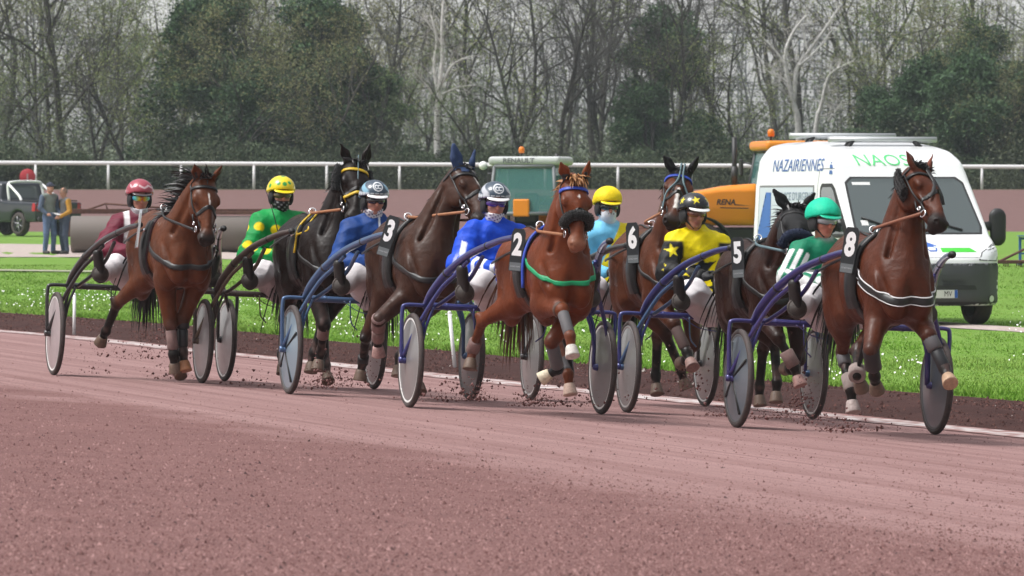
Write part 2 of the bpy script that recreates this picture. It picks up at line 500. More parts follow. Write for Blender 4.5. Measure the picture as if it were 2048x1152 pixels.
# ------------------------------------------------------------------ ground
def extend(P, a=150, b=150):
    P = [A3(*p) for p in P]
    d0 = P[0] - P[1]; d0[2] = 0; d0 = unit(d0); d1 = P[-1] - P[-2]; d1[2] = 0; d1 = unit(d1)
    return [P[0] + d0 * a] + P + [P[-1] + d1 * b]
def resample(P, n):
    P = np.array(P); s = np.r_[0, np.cumsum(np.linalg.norm(np.diff(P, axis=0), axis=1))]
    t = np.linspace(0, s[-1], n); return np.stack([np.interp(t, s, P[:, i]) for i in range(3)], 1)
def strip(name, rows, m, kind='structure'):
    n = len(rows[0]); V = np.concatenate(rows); F_ = []
    for r in range(len(rows) - 1):
        i = np.arange(n - 1) + r * n
        F_.append(np.stack([i, i + 1, i + n + 1, i + n], 1))
    F_ = np.concatenate(F_)
    a, b, c = V[F_[0, 0]], V[F_[0, 1]], V[F_[0, 2]]
    if np.cross(b - a, c - a)[2] < 0: F_ = F_[:, ::-1]
    o = raw_mesh(name, V, F_, m); return tag(o, kind=kind)

PX = [-1200, -600] 
CH = [(-1200, 545), (-600, 602), (0, 660), (194, 676), (480, 707), (665, 725), (1000, 760), (1159, 777), (1294, 790), (1749, 835), (1884, 850), (2044, 865), (2500, 912), (3300, 990)]
GE = [(-1200, 522), (-600, 572), (0, 624), (199, 638), (375, 651), (657, 681), (856, 698), (983, 710), (1161, 727), (1300, 738), (1512, 759), (1681, 774), (1940, 793), (2048, 803), (2500, 842), (3300, 912)]
chalk_pts = resample(extend([hit_track(*p) for p in CH], 20, 60), 260)
grass_pts = resample(extend([hit_in(*p) for p in GE], 20, 60), 260)
chalk_pts[:, 2] = z_track(chalk_pts[:, 0], chalk_pts[:, 1])
jag = np.convolve(rng.normal(size=300), np.ones(3) / 3, 'same')[:260] * .05
grass_pts[:, 0] += jag * TCX; grass_pts[:, 1] += jag * TCY * 1.5
nrm = A3(TCX, TCY, 0)

def sand_material(name, base, dark, light, banded=False, bump=.5):
    m = bpy.data.materials.new(name); m.use_nodes = True; nt = m.node_tree; N, L = nt.nodes, nt.links
    p = N['Principled BSDF']; p.inputs['Roughness'].default_value = .95; p.inputs['Specular IOR Level'].default_value = .15
    tc = N.new('ShaderNodeTexCoord')
    def dot(v):
        d = N.new('ShaderNodeVectorMath'); d.operation = 'DOT_PRODUCT'; d.inputs[1].default_value = v; L.new(tc.outputs['Object'], d.inputs[0]); return d.outputs['Value']
    def comb(a, b, sa, sb):
        c = N.new('ShaderNodeCombineXYZ')
        for i, (q, s_) in enumerate(((a, sa), (b, sb))):
            mm = N.new('ShaderNodeMath'); mm.operation = 'MULTIPLY'; mm.inputs[1].default_value = s_; L.new(q, mm.inputs[0]); L.new(mm.outputs[0], c.inputs[i])
        return c.outputs[0]
    def noise(vec, sc, det=4, ro=.6):
        n = N.new('ShaderNodeTexNoise'); n.inputs['Scale'].default_value = sc; n.inputs['Detail'].default_value = det; n.inputs['Roughness'].default_value = ro; L.new(vec, n.inputs['Vector']); return n.outputs[0]
    def rng_(x, a, b, c=0, d=1):
        r = N.new('ShaderNodeMapRange'); r.inputs[1].default_value = a; r.inputs[2].default_value = b; r.inputs[3].default_value = c; r.inputs[4].default_value = d; L.new(x, r.inputs[0]); return r.outputs[0]
    def mixc(f, a, b):
        x = N.new('ShaderNodeMix'); x.data_type = 'RGBA'; L.new(f, x.inputs['Factor'])
        for q, k in ((a, 'A'), (b, 'B')):
            if isinstance(q, tuple): x.inputs[k].default_value = (*q, 1)
            else: L.new(q, x.inputs[k])
        return x.outputs['Result']
    u, v = dot((TCX, TCY, 0)), dot((TCY, -TCX, 0))
    g1 = noise(tc.outputs['Object'], 55, 3, .7); g2 = noise(tc.outputs['Object'], 2.2, 6, .6)
    c1 = mixc(rng_(g2, .3, .7), base, dark)
    if banded:
        st = noise(comb(u, v, 2.6, .05), 1.0, 6, .7); big = noise(tc.outputs['Object'], .6, 3)
        ad = N.new('ShaderNodeMath'); ad.operation = 'ADD'; L.new(u, ad.inputs[0]); L.new(rng_(big, 0, 1, -1.2, 1.2), ad.inputs[1])
        worn = rng_(ad.outputs[0], 8.2, 8.9)
        ml = N.new('ShaderNodeMath'); ml.operation = 'MULTIPLY'; L.new(worn, ml.inputs[0]); L.new(rng_(st, .36, .62, .30, 1.0), ml.inputs[1])
        c1 = mixc(ml.outputs[0], c1, light)
    if banded:
        rut = noise(comb(u, v, 13, .10), 1.0, 3, .6); c1 = mixc(rng_(rut, .56, .70, 0, .55), c1, dark)
    c2 = mixc(rng_(g1, .42, .75, 0, .55), c1, tuple(x * .55 for x in dark))
    L.new(c2, p.inputs['Base Color'])
    b1 = N.new('ShaderNodeBump'); b1.inputs['Strength'].default_value = bump; b1.inputs['Distance'].default_value = .02; L.new(noise(tc.outputs['Object'], 28, 6, .7), b1.inputs['Height'])
    L.new(b1.outputs[0], p.inputs['Normal'])
    return m
SAND = sand_material('racing_sand', (.228, .121, .114), (.170, .087, .082), (.350, .218, .208), True, .6)
SAND_DARK = sand_material('loose_sand', (.075, .035, .031), (.044, .020, .018), (.2, .1, .09), False, .9)
SAND_FAR = sand_material('far_sand', (.185, .108, .100), (.155, .088, .082), (.3, .18, .17), False, .2)
rows = []
for w in (0, .25, 2, 6, 12, 20, 45):
    r = chalk_pts - nrm * w; r[:, 2] = z_track(r[:, 0], r[:, 1]); rows.append(r)
strip('racing_track', rows, SAND)
rows = []
for k in range(9):
    t = k / 8; r = lerp(chalk_pts, grass_pts, t) if k else chalk_pts.copy()
    if 0 < k < 8: r[:, 2] += .03 * math.sin(math.pi * t) + rng.normal(size=260) * .008
    rows.append(r)
strip('loose_sand_berm', rows, SAND_DARK)

CHALK = mat('chalk', attr=True, rough=.9, spec=.15)
def broken_line(name, c, w, z, n=2600):
    """washed out chalk: scattered along the line, thinning towards both sides"""
    P = resample(c, n); offs = np.linspace(-.5, .5, 12); rr = np.random.default_rng(3); rows_, cols_ = [], []
    base = rr.normal(size=(n, 12)); sm = (base + np.roll(base, 1, 0) + np.roll(base, 2, 0) + .6 * np.roll(base, 1, 1)) / 1.85; slow = np.convolve(rr.normal(size=n), np.ones(40) / 40, 'same') * 2.2
    for k, o in enumerate(offs):
        r = P + nrm * o * w; r[:, 2] = z(r) + .006; rows_.append(r)
        f = np.clip(((1 - (abs(o) * 2) ** 2) * .95 + sm[:, k] * .50 + slow * .30 - .50) * 1.8, 0, 1)[:, None]; cols_.append(lerp(A3(.25, .135, .125), A3(.50, .455, .445), f))
    V = np.concatenate(rows_); F_ = np.concatenate([np.stack([np.arange(n - 1) + r * n, np.arange(n - 1) + r * n + 1, np.arange(n - 1) + (r + 1) * n + 1, np.arange(n - 1) + (r + 1) * n], 1) for r in range(11)])
    return tag(raw_mesh(name, V, F_[:, ::-1], CHALK, smooth=False, col=np.concatenate(cols_)), kind='structure')
broken_line('chalk_line', np.array([p for p in chalk_pts if 30 < p[1] < 150]) - nrm * .36, .72, lambda q: z_track(q[:, 0], q[:, 1]))

GRASS = mat('turf', (.112, .245, .024), .9, noise=(.9, .9), mixcol=(.175, .27, .055), bump=(40, .6, .03), spec=.2)
rows = []
sc_t = np.r_[0, .004, .01, .018, .03, .045, .065, .09, .13, .18, .25, .33, .42, .52, .63, .75, .87, 1.0]
ratio = np.linspace(-1, 1, 260) * 75
for t in sc_t:
    r = grass_pts.copy(); r[:, 0] = lerp(grass_pts[:, 0], ratio, t); r[:, 1] = lerp(grass_pts[:, 1], 208, t)
    r[:, 2] = grass_pts[:, 2] if t == 0 else z_in(r[:, 1]) + rng.normal(size=260) * .006
    rows.append(r)
strip('infield_grass', rows, GRASS)
xs = np.linspace(-140, 140, 141)
def row_at(y, dz=0): return np.stack([xs, np.full_like(xs, y), np.full_like(xs, float(z_in(y))) + dz], 1)
strip('far_track', [row_at(y) for y in (208, 215, 225, 235, 245)], SAND_FAR)
HILL = mat('hill_ground', (.085, .10, .045), .95, noise=(.25, .8), mixcol=(.10, .085, .055), spec=.1)
rows = []
for y in (245, 250, 262, 280, 300, 320, 340, 370, 400, 460, 550, 700):
    k = max(1, y / 245); r = np.stack([xs * k, np.full_like(xs, y), z_in(y) + (0 if y < 262 else .25) * np.sin(xs * .21 + y * .05)], 1); rows.append(r)
strip('hillside', rows, HILL)
b0 = np.stack([np.linspace(-400, 400, 41), np.full(41, -300.0), np.full(41, -1.5)], 1)
strip('ground', [b0, np.stack([np.linspace(-400, 400, 41), np.full(41, 244.0), np.full(41, -1.5)], 1)], HILL)

PATH = mat('gravel_path', (.40, .33, .30), .95, noise=(6, .25), bump=(30, .4, .02))
PU = [(-700, 486), (0, 488), (300, 493), (560, 512), (1000, 556), (1300, 590), (1700, 632), (1950, 650), (2500, 690), (3000, 725)]
PL = [(-700, 512), (0, 515), (300, 515), (560, 522), (1000, 566), (1300, 600), (1700, 645), (2048, 666), (2500, 702), (3000, 740)]
pu = resample([hit_in(*p) for p in PU], 80); pl = resample([hit_in(*p) for p in PL], 80)
for q in (pu, pl): q[:, 2] = z_in(q[:, 1]) + .012
mid = lerp(pu, pl, .5); mid[:, 2] = z_in(mid[:, 1]) + .025
strip('gravel_path', [pl, mid, pu], PATH)
l0 = resample([hit_in(*p) for p in [(-400, 536), (0, 541), (330, 546)]], 30); l1 = resample([hit_in(*p) for p in [(-400, 539), (0, 544), (330, 549)]], 30)
for q in (l0, l1): q[:, 2] = z_in(q[:, 1]) + .03
strip('chalk_line', [l1, l0], mat('chalk_on_grass', (.36, .34, .26), .9, noise=(3, .8), mixcol=(.2, .25, .1)))

# grass blades, daisies, sand grains: nobody could count them
def scatter_blades(name, n, hmin, hmax, m, pxr, pyr, edge):
    px = rng.uniform(*pxr, n); ex = np.interp(px, [p[0] for p in GE], [p[1] for p in GE])
    py = ex - (rng.uniform(0, 1, n) ** 1.2) * (ex - pyr) if not edge else ex - rng.exponential(3.0, n)
    a, b = (px - 1024) / F_PX, (py - HOR) / F_PX
    y = np.full(n, 60.0)
    for _ in range(30): y = (CAM_H - z_in(y)) / b
    ok = (y < 120) & (y > 40)
    pu_ = np.interp(px, [p[0] for p in PU], [p[1] for p in PU]); pl_ = np.interp(px, [p[0] for p in PL], [p[1] for p in PL])
    ok &= ~((py > pu_ - 2) & (py < pl_ + 2))
    x, y = (a * y)[ok], y[ok]; n = len(x); z = z_in(y)
    hgt = rng.uniform(hmin, hmax, n) * (.7 + .6 * (np.sin(x * 1.7) * np.sin(y * .9) > 0)); an = rng.uniform(0, 6.28, n); lean = rng.normal(size=(n, 2)) * .5 * hgt[:, None]
    w = rng.uniform(.003, .007, n) * (1 + (y - 45) / 60)
    B = np.stack([x, y, z], 1); s = np.stack([np.cos(an) * w, np.sin(an) * w, 0 * w], 1)
    top = B + np.stack([lean[:, 0], lean[:, 1], hgt], 1)
    V = np.empty((n * 3, 3)); V[0::3] = B - s; V[1::3] = B + s; V[2::3] = top
    hue = rng.uniform(.2, .8, n)[:, None]; yel = np.clip(np.sin(x * .8 + 1) * np.sin(y * .31) * .5 + .5 + rng.normal(size=n) * .25, 0, 1)[:, None]
    c = lerp(A3(.098, .250, .016), A3(.185, .345, .034), hue) * (1 - .0 * yel); c = lerp(c, A3(.235, .295, .075), yel * .55)
    o = raw_mesh(name, V, np.arange(n * 3).reshape(-1, 3), m, smooth=False, col=np.repeat(c, 3, 0)); return tag(o, kind='stuff')
BLADE = mat('grass_blade', attr=True, rough=.7, spec=.25)
scatter_blades('grass', 260000, .010, .030, BLADE, (-350, 2400), 520, False)
scatter_blades('grass', 22000, .02, .07, BLADE, (-350, 2400), 520, True)
def daisies(n):
    mb_v, mb_f = [], []
    cl = [(rng.uniform(-100, 2150), rng.uniform(0.03, .75) ** 1.3, rng.uniform(15, 90)) for _ in range(110)]
    k = 0; V = []
    while k < n:
        c = cl[rng.integers(len(cl))]; px = c[0] + rng.normal() * c[2]; e = np.interp(px, [p[0] for p in GE], [p[1] for p in GE])
        py = e - c[1] * (e - 560) + rng.normal() * 5
        if py > e - 3 or py < 552: continue
        y = 60.0
        for _ in range(20): y = (CAM_H - float(z_in(y))) / ((py - HOR) / F_PX)
        V.append((((px - 1024) / F_PX) * y, y, float(z_in(y)) + rng.uniform(.05, .085))); k += 1
    V = np.array(V); r = rng.uniform(.006, .0135, n); P = []
    tl = rng.normal(size=(n, 2)) * .5
    for j in range(5):
        a = 2 * math.pi * j / 5; ox, oy = np.cos(a) * r, np.sin(a) * r
        P.append(V + np.stack([ox, oy, ox * tl[:, 0] + oy * .9], 1))
    P = np.stack(P, 1).reshape(-1, 3)
    tag(raw_mesh('daisy_flowers', P, np.arange(n * 5).reshape(-1, 5), mat('petal', (.82, .82, .78), .7), smooth=False), kind='stuff')
daisies(800)
def grains(n):
    px = rng.uniform(-250, 2300, n); lo = np.interp(px, [p[0] for p in CH], [p[1] for p in CH])
    py = lo + 8 + (1200 - lo) * rng.uniform(0, 1, n) ** .8
    a, b = (px - 1024) / F_PX, (py - HOR) / F_PX
    y = (CAM_H - BANK * 12) / (b - BANK * (TCX * a + TCY)); x = a * y; u = TCX * x + TCY * y
    keep = (u < 8.9 + rng.normal(size=n) * .35) | (rng.uniform(0, 1, n) < .22)
    x, y = x[keep], y[keep]; n = len(x)
    s = .0022 + rng.exponential(.0021, n); s = np.clip(s, 0, .015); z = z_track(x, y)
    B = np.stack([x, y, z], 1); an = rng.uniform(0, 6.28, n); V = np.empty((n, 4, 3))
    for j in range(3):
        q = an + j * 2.094; V[:, j] = B + np.stack([np.cos(q) * s, np.sin(q) * s, -.001 + 0 * s], 1)
    V[:, 3] = B + np.stack([rng.normal(size=n) * s * .4, rng.normal(size=n) * s * .4, s * rng.uniform(.5, 1.3, n)], 1)
    i = np.arange(n) * 4; F_ = np.concatenate([np.stack([i, i + 1, i + 3], 1), np.stack([i + 1, i + 2, i + 3], 1), np.stack([i + 2, i, i + 3], 1)])
    c = lerp(A3(.120, .058, .054), A3(.31, .184, .174), rng.uniform(0, 1, n)[:, None] ** 1.2); c[rng.uniform(0, 1, n) < .035] = (.085, .05, .05)
    tag(raw_mesh('sand_grains', V.reshape(-1, 3), F_, mat('grain', attr=True, rough=.95, spec=.1), smooth=False, col=np.repeat(c, 4, 0)), kind='stuff')
grains(190000)
def berm_clods(n):
    i = rng.uniform(0, 259, n); t = rng.uniform(.02, 1.02, n); a = i.astype(int).clip(0, 258); f = (i - a)[:, None]
    P = lerp(lerp(chalk_pts[a], chalk_pts[a + 1], f), lerp(grass_pts[a], grass_pts[a + 1], f), t[:, None]); P[:, 2] += .03 * np.sin(np.pi * t); s = np.clip(.003 + rng.exponential(.0048, n), 0, .028)
    ok = (P[:, 1] > 35) & (P[:, 1] < 110); P, s = P[ok], s[ok]; n = len(P); V = np.empty((n, 4, 3)); an = rng.uniform(0, 6.28, n)
    for j in range(3): V[:, j] = P + np.stack([np.cos(an + j * 2.094) * s, np.sin(an + j * 2.094) * s, -.004 + 0 * s], 1)
    V[:, 3] = P + np.stack([rng.normal(size=n) * s * .4, rng.normal(size=n) * s * .4, s * rng.uniform(.5, 1.2, n)], 1); i = np.arange(n) * 4
    c = lerp(A3(.030, .014, .012), A3(.135, .068, .060), rng.uniform(0, 1, n)[:, None] ** 1.4); c[rng.uniform(0, 1, n) < .006] = (.4, .36, .33)
    tag(raw_mesh('berm_clods', V.reshape(-1, 3), np.concatenate([np.stack([i, i + 1, i + 3], 1), np.stack([i + 1, i + 2, i + 3], 1), np.stack([i + 2, i, i + 3], 1)]), mat('grain', attr=True), smooth=False, col=np.repeat(c, 4, 0)), kind='stuff')
berm_clods(110000)
# ------------------------------------------------------------------ horses
LEATHER = mat('black_leather', (.012, .011, .011), .45, bump=(60, .2, .004))
TAN = mat('tan_leather', (.30, .125, .055), .6, noise=(20, .2))
BROWN_L = mat('brown_leather', (.075, .035, .022), .6)
STEEL = mat('bright_steel', (.75, .75, .76), .22, 1.0)
FLEECE = mat('black_fleece', (.008, .008, .008), .95, bump=(90, 1, .02), sheen=.15)
HAIR_BLACK = mat('black_hair', (.012, .010, .010), .42)
HAIR_GREY = mat('grey_black_hair', (.035, .034, .036), .5)
HAIR_FLAX = mat('flaxen_hair', (.40, .19, .07), .5)
EYE = mat('dark_eye', (.006, .004, .003), .08, coat=.5)
COAT = mat('coat', attr=True, rough=.43, spec=.20, noise=(6, .34), bump=(17, .32, .022))
_n, _l = COAT.node_tree.nodes, COAT.node_tree.links
_z = _n.new('ShaderNodeTexNoise'); _z.inputs['Scale'].default_value = 9; _z.inputs['Detail'].default_value = 8; _z.inputs['Roughness'].default_value = .7
_m = _n.new('ShaderNodeMapRange'); _m.inputs[1].default_value = .35; _m.inputs[2].default_value = .65; _m.inputs[3].default_value = .27; _m.inputs[4].default_value = .58
_l.new(_n['Texture Coordinate'].outputs['Object'], _z.inputs['Vector']); _l.new(_z.outputs[0], _m.inputs[0]); _l.new(_m.outputs[0], _n['Principled BSDF'].inputs['Roughness'])
HOOFM = mat('hoof_horn', attr=True, rough=.6, noise=(30, .3))

class Frame:
    """local frame of a horse or sulky: x forward, y to its left, z up"""
    def __init__(s, O, th, roll=0.0, S=1.0): s.O = A3(*O); s.th = th; s.S = S; s.R = rotz(th - math.pi / 2) @ rotx(roll)
    def mtx(s):
        M = Matrix([list(r) for r in s.R * s.S]).to_4x4(); M.translation = Vector(s.O); return M
    def loc(s, P): return s.R.T @ (np.asarray(P, float) - s.O) / s.S
    def ray(s, px, py):
        d = A3((px - 1024) / F_PX, 1, -(py - HOR) / F_PX); return s.loc((0, 0, CAM_H)), unit(s.R.T @ d)
    def reach(s, a, px, py, L, sign=1):
        """point at distance L from a that the photo shows at (px, py); sign picks the forward or the backward one"""
        o, d = s.ray(px, py); t0 = (a - o) @ d; p0 = o + d * t0; h2 = L * L - np.sum((p0 - a) ** 2)
        if h2 <= 0: return a + unit(p0 - a) * L
        h = math.sqrt(h2); c = [p0 + d * h, p0 - d * h]; c.sort(key=lambda q: q[0]); return c[1] if sign > 0 else c[0]
    def at(s, px, py, xf):
        o, d = s.ray(px, py); return o + d * ((xf - o[0]) / d[0])

def ang(p, L, a, out=0): return p + L * A3(math.sin(math.radians(a)), out, -math.cos(math.radians(a)))

def horse(sp):
    fr = sp['frame']; C = sp['coat']; P = []
    for s in (1, -1):
        P += [el((-.70, s * .150, 1.05), (.235, .125, .34), roty(.12), .06, 'body'), el((-.92, s * .095, 1.13), (.12, .105, .25), None, .06, 'body'),
              el((.33, s * .150, 1.14), (.14, .110, .34), roty(-.35), .028, 'body'), el((.575, s * .092, 1.05), (.10, .098, .17), roty(-.2), .022, 'body'), el((.50, s * .150, 1.16), (.085, .075, .17), roty(-.5), .022, 'body'), el((.20, s * .185, 1.10), (.11, .075, .15), roty(-.7), .022, 'body'),
              el((.34, s * .165, .95), (.135, .085, .17), roty(.5), .03, 'body'), el((-.28, s * .06, 1.05), (.42, .19, .21), None, .08, 'body')]
    P += [el((.08, 0, 1.18), (.52, .262, .345), None, .08, 'body'), el((-.34, 0, 1.19), (.42, .258, .29), None, .08, 'body'),
          el((-.70, 0, 1.25), (.34, .265, .275), None, .08, 'body'), el((.42, 0, 1.16), (.24, .215, .30), None, .08, 'body'),
          rc((.24, 0, 1.42), (-.22, 0, 1.40), .10, .09, .08, 'body', ((0, 1, 0), .75)), rc((-.25, 0, 1.38), (-.78, 0, 1.42), .11, .11, .08, 'body')]
    for s in (1, -1):                                                  # creases between the muscles
        P += [rc((.08, s * .275, 1.40), (.20, s * .275, .98), .022, .03, .06, op='s'), rc((-.47, s * .285, 1.34), (-.40, s * .27, .98), .03, .04, .08, op='s'), rc((-.80, s * .285, 1.34), (-.88, s * .24, .98), .014, .02, .05, op='s'),
              rc((.44, s * .235, 1.38), (.60, s * .18, 1.10), .014, .016, .06, op='s'), rc((-.3, s * .30, .92), (.1, s * .30, .90), .03, .03, .06, op='s')]
    P.append(rc((.70, 0, 1.22), (.67, 0, .93), .010, .016, .06, op='s'))
    # neck and head
    N0 = A3(.34, 0, 1.20)
    poll = fr.reach(A3(.38, 0, 1.30), *sp['poll'], sp.get('neck', .70), 1)
    mz = fr.reach(poll, *sp['muzzle'], .585, sp.get('msign', 1))
    X = unit(mz - poll); yaw = math.radians(sp.get('yaw', 0)); w = A3(math.cos(yaw), math.sin(yaw), .35)
    Rh = basis(X, w); Rh = Rh @ rotx(math.radians(sp.get('roll', 0)))
    HW = 1.25; hp = lambda a, b, c: poll + Rh @ A3(a, b * HW, c)
    H = lambda a, b, ra, rb, k=.03, c='body', sq=None, op='u': rc(hp(*a), hp(*b), ra, rb, k, c, (Rh @ A3(*sq[0]), sq[1]) if sq else None, op)
    E = lambda a, r, k=.03, c='body', R=np.eye(3), op='u': el(hp(*a), A3(*r) * A3(1, HW, 1), Rh @ R, k, c, op)
    nk_end = hp(-.01, 0, -.09); ctrl = lerp(N0, nk_end, .5) + A3(-.03, 0, .10)
    pts = [(1 - t) ** 2 * N0 + 2 * t * (1 - t) * ctrl + t * t * nk_end for t in np.linspace(0, 1, 7)]
    rad = [.255, .235, .20, .172, .15, .13, .115]
    for i in range(6): P.append(rc(pts[i], pts[i + 1], rad[i], rad[i + 1], .06, 'body', ((0, 1, 0), lerp(.86, .70, i / 5))))
    for s in (1, -1): P.append(rc(pts[1] + A3(.16, s * .14, .02), pts[5] + A3(.075, s * .085, 0),   .012, .008, .06, op='s'))
    P += [E((.05, 0, -.045), (.12, .088, .105)), E((.17, 0, -.015), (.15, .092, .075)), H((.20, 0, -.035), (.50, 0, -.055), .076, .052, .03, 'body', ((0, 1, 0), .92)),
          H((.20, 0, -.12), (.49, 0, -.115), .066, .042, .04, 'body', ((0, 1, 0), .8)), E((.535, 0, -.085), (.068, .066, .068), .03, 'muzzle'), E((.575, 0, -.085), (.036, .056, .052), .03, 'muzzle'),
          E((.545, 0, -.155), (.045, .036, .030), .018, 'muzzle'), H((.25, 0, .035), (.46, 0, -.008), .026, .018, .03)]
    for s in (1, -1):
        P += [E((.165, s * .050, -.135), (.135, .042, .105), .03), E((.195, s * .082, .0), (.055, .024, .030), .018), E((.30, s * .052, -.055), (.10, .020, .018), .03),
              E((.575, s * .040, -.058), (.036, .022, .030), .012, 'muzzle'), E((.598, s * .050, -.058), (.022, .012, .016), .008, 'nostril', op='s')]
        ef = sp.get('ear', (.15, .30)); ef = ef if isinstance(ef, tuple) else (ef, ef)
        er = hp(-.005, s * .056, .020)
        if 'ears' in sp:
            tip = fr.reach(er, *sp['ears'][0 if s < 0 else 1], .215, sp.get('earsign', 1))
        else: tip = er + .215 * unit(A3(.02, s * .3, 1))
        dv = unit(tip - er); face = unit(Rh[:, 2] * .8 + Rh[:, 1] * s * .5 + Rh[:, 0] * .2); face = unit(face - dv * (face @ dv)); q = .195
        P += [rc(er, er + dv * .09, .038, .046, .02, 'ear', (face, .55)), rc(er + dv * .09, er + dv * q, .046, .009, .012, 'ear', (face, .5))]
        P += [dict(el(er + dv * .10 + face * .024, (.070, .025, .017), basis(dv, face), .008, 'ear', 's'))]
    # legs
    hooves, joints = [], {}
    for nm in ('RF', 'LF', 'RH', 'LH'):
        s = 1 if nm[0] == 'L' else -1; L = sp.get(nm)
        if nm[1] == 'F':
            top = A3(.31, s * .155, .93); lens = (.41, .275, .165); rads = ((.096, .060), (.040, .037), (.039, .038)); dflt = sp.get('dF', (8, 0, 25)) if L is None else L
        else:
            top = A3(-.50, s * .165, .93); lens = (.45, .345, .165); rads = ((.112, .055), (.044, .037), (.038, .037)); dflt = sp.get('dH', (-35, 0, 25)) if L is None else L
        if L is not None and isinstance(L, dict): top = top + A3(*L.get('top', (0, 0, 0))); dflt = L['j']
        pts_ = [top]
        for j, Lj in zip(dflt, lens):
            pts_.append(ang(pts_[-1], Lj, j) if not isinstance(j, tuple) else fr.reach(pts_[-1], j[0], j[1], Lj, j[2]))
        joints[nm] = pts_; a, b, c, d = pts_
        pt = 'pt' + nm
        if nm[1] == 'F':
            P += [rc(a, b, *rads[0], .05, 'body'), el(lerp(a, b, .3) + A3(.02, 0, 0), (.06, .06, .12), basis(unit(b - a), (0, 1, 0))[:, [1, 2, 0]], .04, 'body')]
        else:
            hip = A3(-.66, s * .14, 1.22)
            P += [rc(hip, a, .19, .125, .07, 'body', ((0, 1, 0), .75)), rc(a, b, *rads[0], .05, 'body', ((0, 1, 0), .8))]
            hk = unit(unit(b - a) - unit(c - b)); P += [rc(b, b + hk * .055, .045, .03, .02, pt)]
        P += [el(b, (.050, .047, .058), None, .03, pt), rc(b, c, *rads[1], .02, pt), el(c, (.048, .046, .048), None, .02, pt), rc(c, lerp(c, d, .62), *rads[2], .02, pt)]
        hooves.append((nm, c, d))
    wm = wobble(.0055, 12, sp['seed']); V, Q = sdf_mesh(P, .0125, lambda q: wm(q) * np.clip((q[:, 2] - .75) * 4, 0, 1))
    W = prim_tags(P, V)
    table = {'body': C, 'muzzle': sp.get('muz', (.02, .014, .012)), 'nostril': (.004, .003, .003), 'ear': sp.get('earc', C)}
    for nm in joints: table['pt' + nm] = sp.get('points', (.012, .009, .008)) if nm not in sp.get('sock', {}) else sp['sock'][nm]
    col = colour_by(W, table, C)
    loc = (V - poll) @ Rh
    wv = wobble(1, 45, sp['seed'])(V) * .6 + wobble(1, 17, sp['seed'] + 2)(V) * .5             # sand splashed up the legs and under the chest
    k = np.clip((1.02 - V[:, 2]) * .75, 0, .75) * np.clip(wv * 1.6 - .25, 0, 1) * sp.get('splash', .75); col = col * (1 - k[:, None]) + k[:, None] * A3(.20, .115, .10)
    inner = (W['ear'] > .5) & (col[:, 0] > .03)
    dk = sp.get('shade', .55)                                  # darker upper coat along topline, as bays have
    if 'star' in sp:
        for (a, b, r0, r1) in sp['star']:
            m = (loc[:, 0] > .0) & (loc[:, 2] > -.03); t = np.clip((loc[:, 0] - a[0]) / (b[0] - a[0] + 1e-6), 0, 1)
            dd = np.hypot(np.clip(np.maximum(a[0] - loc[:, 0], loc[:, 0] - b[0]), 0, None), loc[:, 1] - lerp(a[1], b[1], t)) - lerp(r0, r1, t) + .004 * np.sin(loc[:, 0] * 90)
            k = np.clip(.5 - dd / .008, 0, 1) * m; col = col * (1 - k[:, None]) + k[:, None] * A3(.72, .68, .64)
    if sp.get('foam'):
        k = np.clip(1.2 - np.linalg.norm((loc - A3(.46, -.06, -.13)) / A3(.09, .05, .05), axis=1), 0, 1)[:, None]; col = col * (1 - k) + k * A3(.7, .68, .66)
    root = thing('horse', sp['label'], 'horse', mtx=fr.mtx(), group='trotters racing in harness')
    raw_mesh('body', V, Q, COAT, root, col=col)
    bvh = bvh_of(V, Q)
    for nm, c, d in hooves:
        a = unit(unit(d - c) + A3(.25, 0, 0)); mb = MB(); o = lerp(c, d, .55)
        mb.lathe([(.040, -.01), (.046, .0), (.052, .03), (.060, .075), (.061, .085), (.05, .087)], o, a, 18)
        hc = sp.get('hoof', {}).get(nm, (.13, .085, .06)); Vv = np.array(mb.v)
        raw_mesh('hoof', Vv, mb.f, HOOFM, root, col=np.tile(A3(*hc), (len(Vv), 1)))
    for s in (1, -1):
        mb = MB(); mb.sphere(hp(.195, s * .088, -.012), (.030, .020, .022), R=Rh); mb.build('eye', EYE, root)
    # mane, forelock, tail
    mane = sp.get('mane', HAIR_BLACK); mb = MB(); rts, drs = [], []
    rr = np.random.default_rng(sp['seed'])
    for t in np.linspace(.12, 1, 90):
        k = t * 6; i = min(int(k), 5); c = lerp(pts[i], pts[i + 1], k - i); tn = unit(pts[i + 1] - pts[i]); up = unit(np.cross(np.cross(tn, A3(-1, 0, .3)), tn))
        rts.append(c + up * (lerp(rad[i], rad[i + 1], k - i) - .025) + A3(0, rr.normal() * .012, 0)); drs.append(up * .9 + A3(*sp.get('mdir', (-.3, -.6, .1))))
    hair(mb, rts * 2, drs * 2, sp.get('mlen', .16), .012, 5, sp.get('mdroop', 1.0), .25, seed=sp['seed']); mb.build('mane', mane, root)
    mb = MB(); rts = [hp(-.01 + rr.normal() * .015, rr.normal() * .03, .055) for _ in range(sp.get('fl_n', 18))]
    hair(mb, rts, [Rh @ A3(*sp.get('fl_dir', (.5, 0, .7)))] * len(rts), sp.get('fl_len', .11), .009, 5, .9, .3, seed=sp['seed'] + 1); mb.build('forelock', sp.get('fl_mat', mane), root)
    mb = MB(); rts = [A3(-1.0 + rr.normal() * .02, rr.normal() * .03, 1.30 + rr.normal() * .03) for _ in range(150)]
    hair(mb, rts, [A3(-.45, sp.get('tail_y', 0), -.6)] * 150, sp.get('tail', .85), .014, 6, 1.6, .16, seed=3); mb.build('tail', sp.get('tailm', HAIR_BLACK), root)
    # harness
    mb = MB()
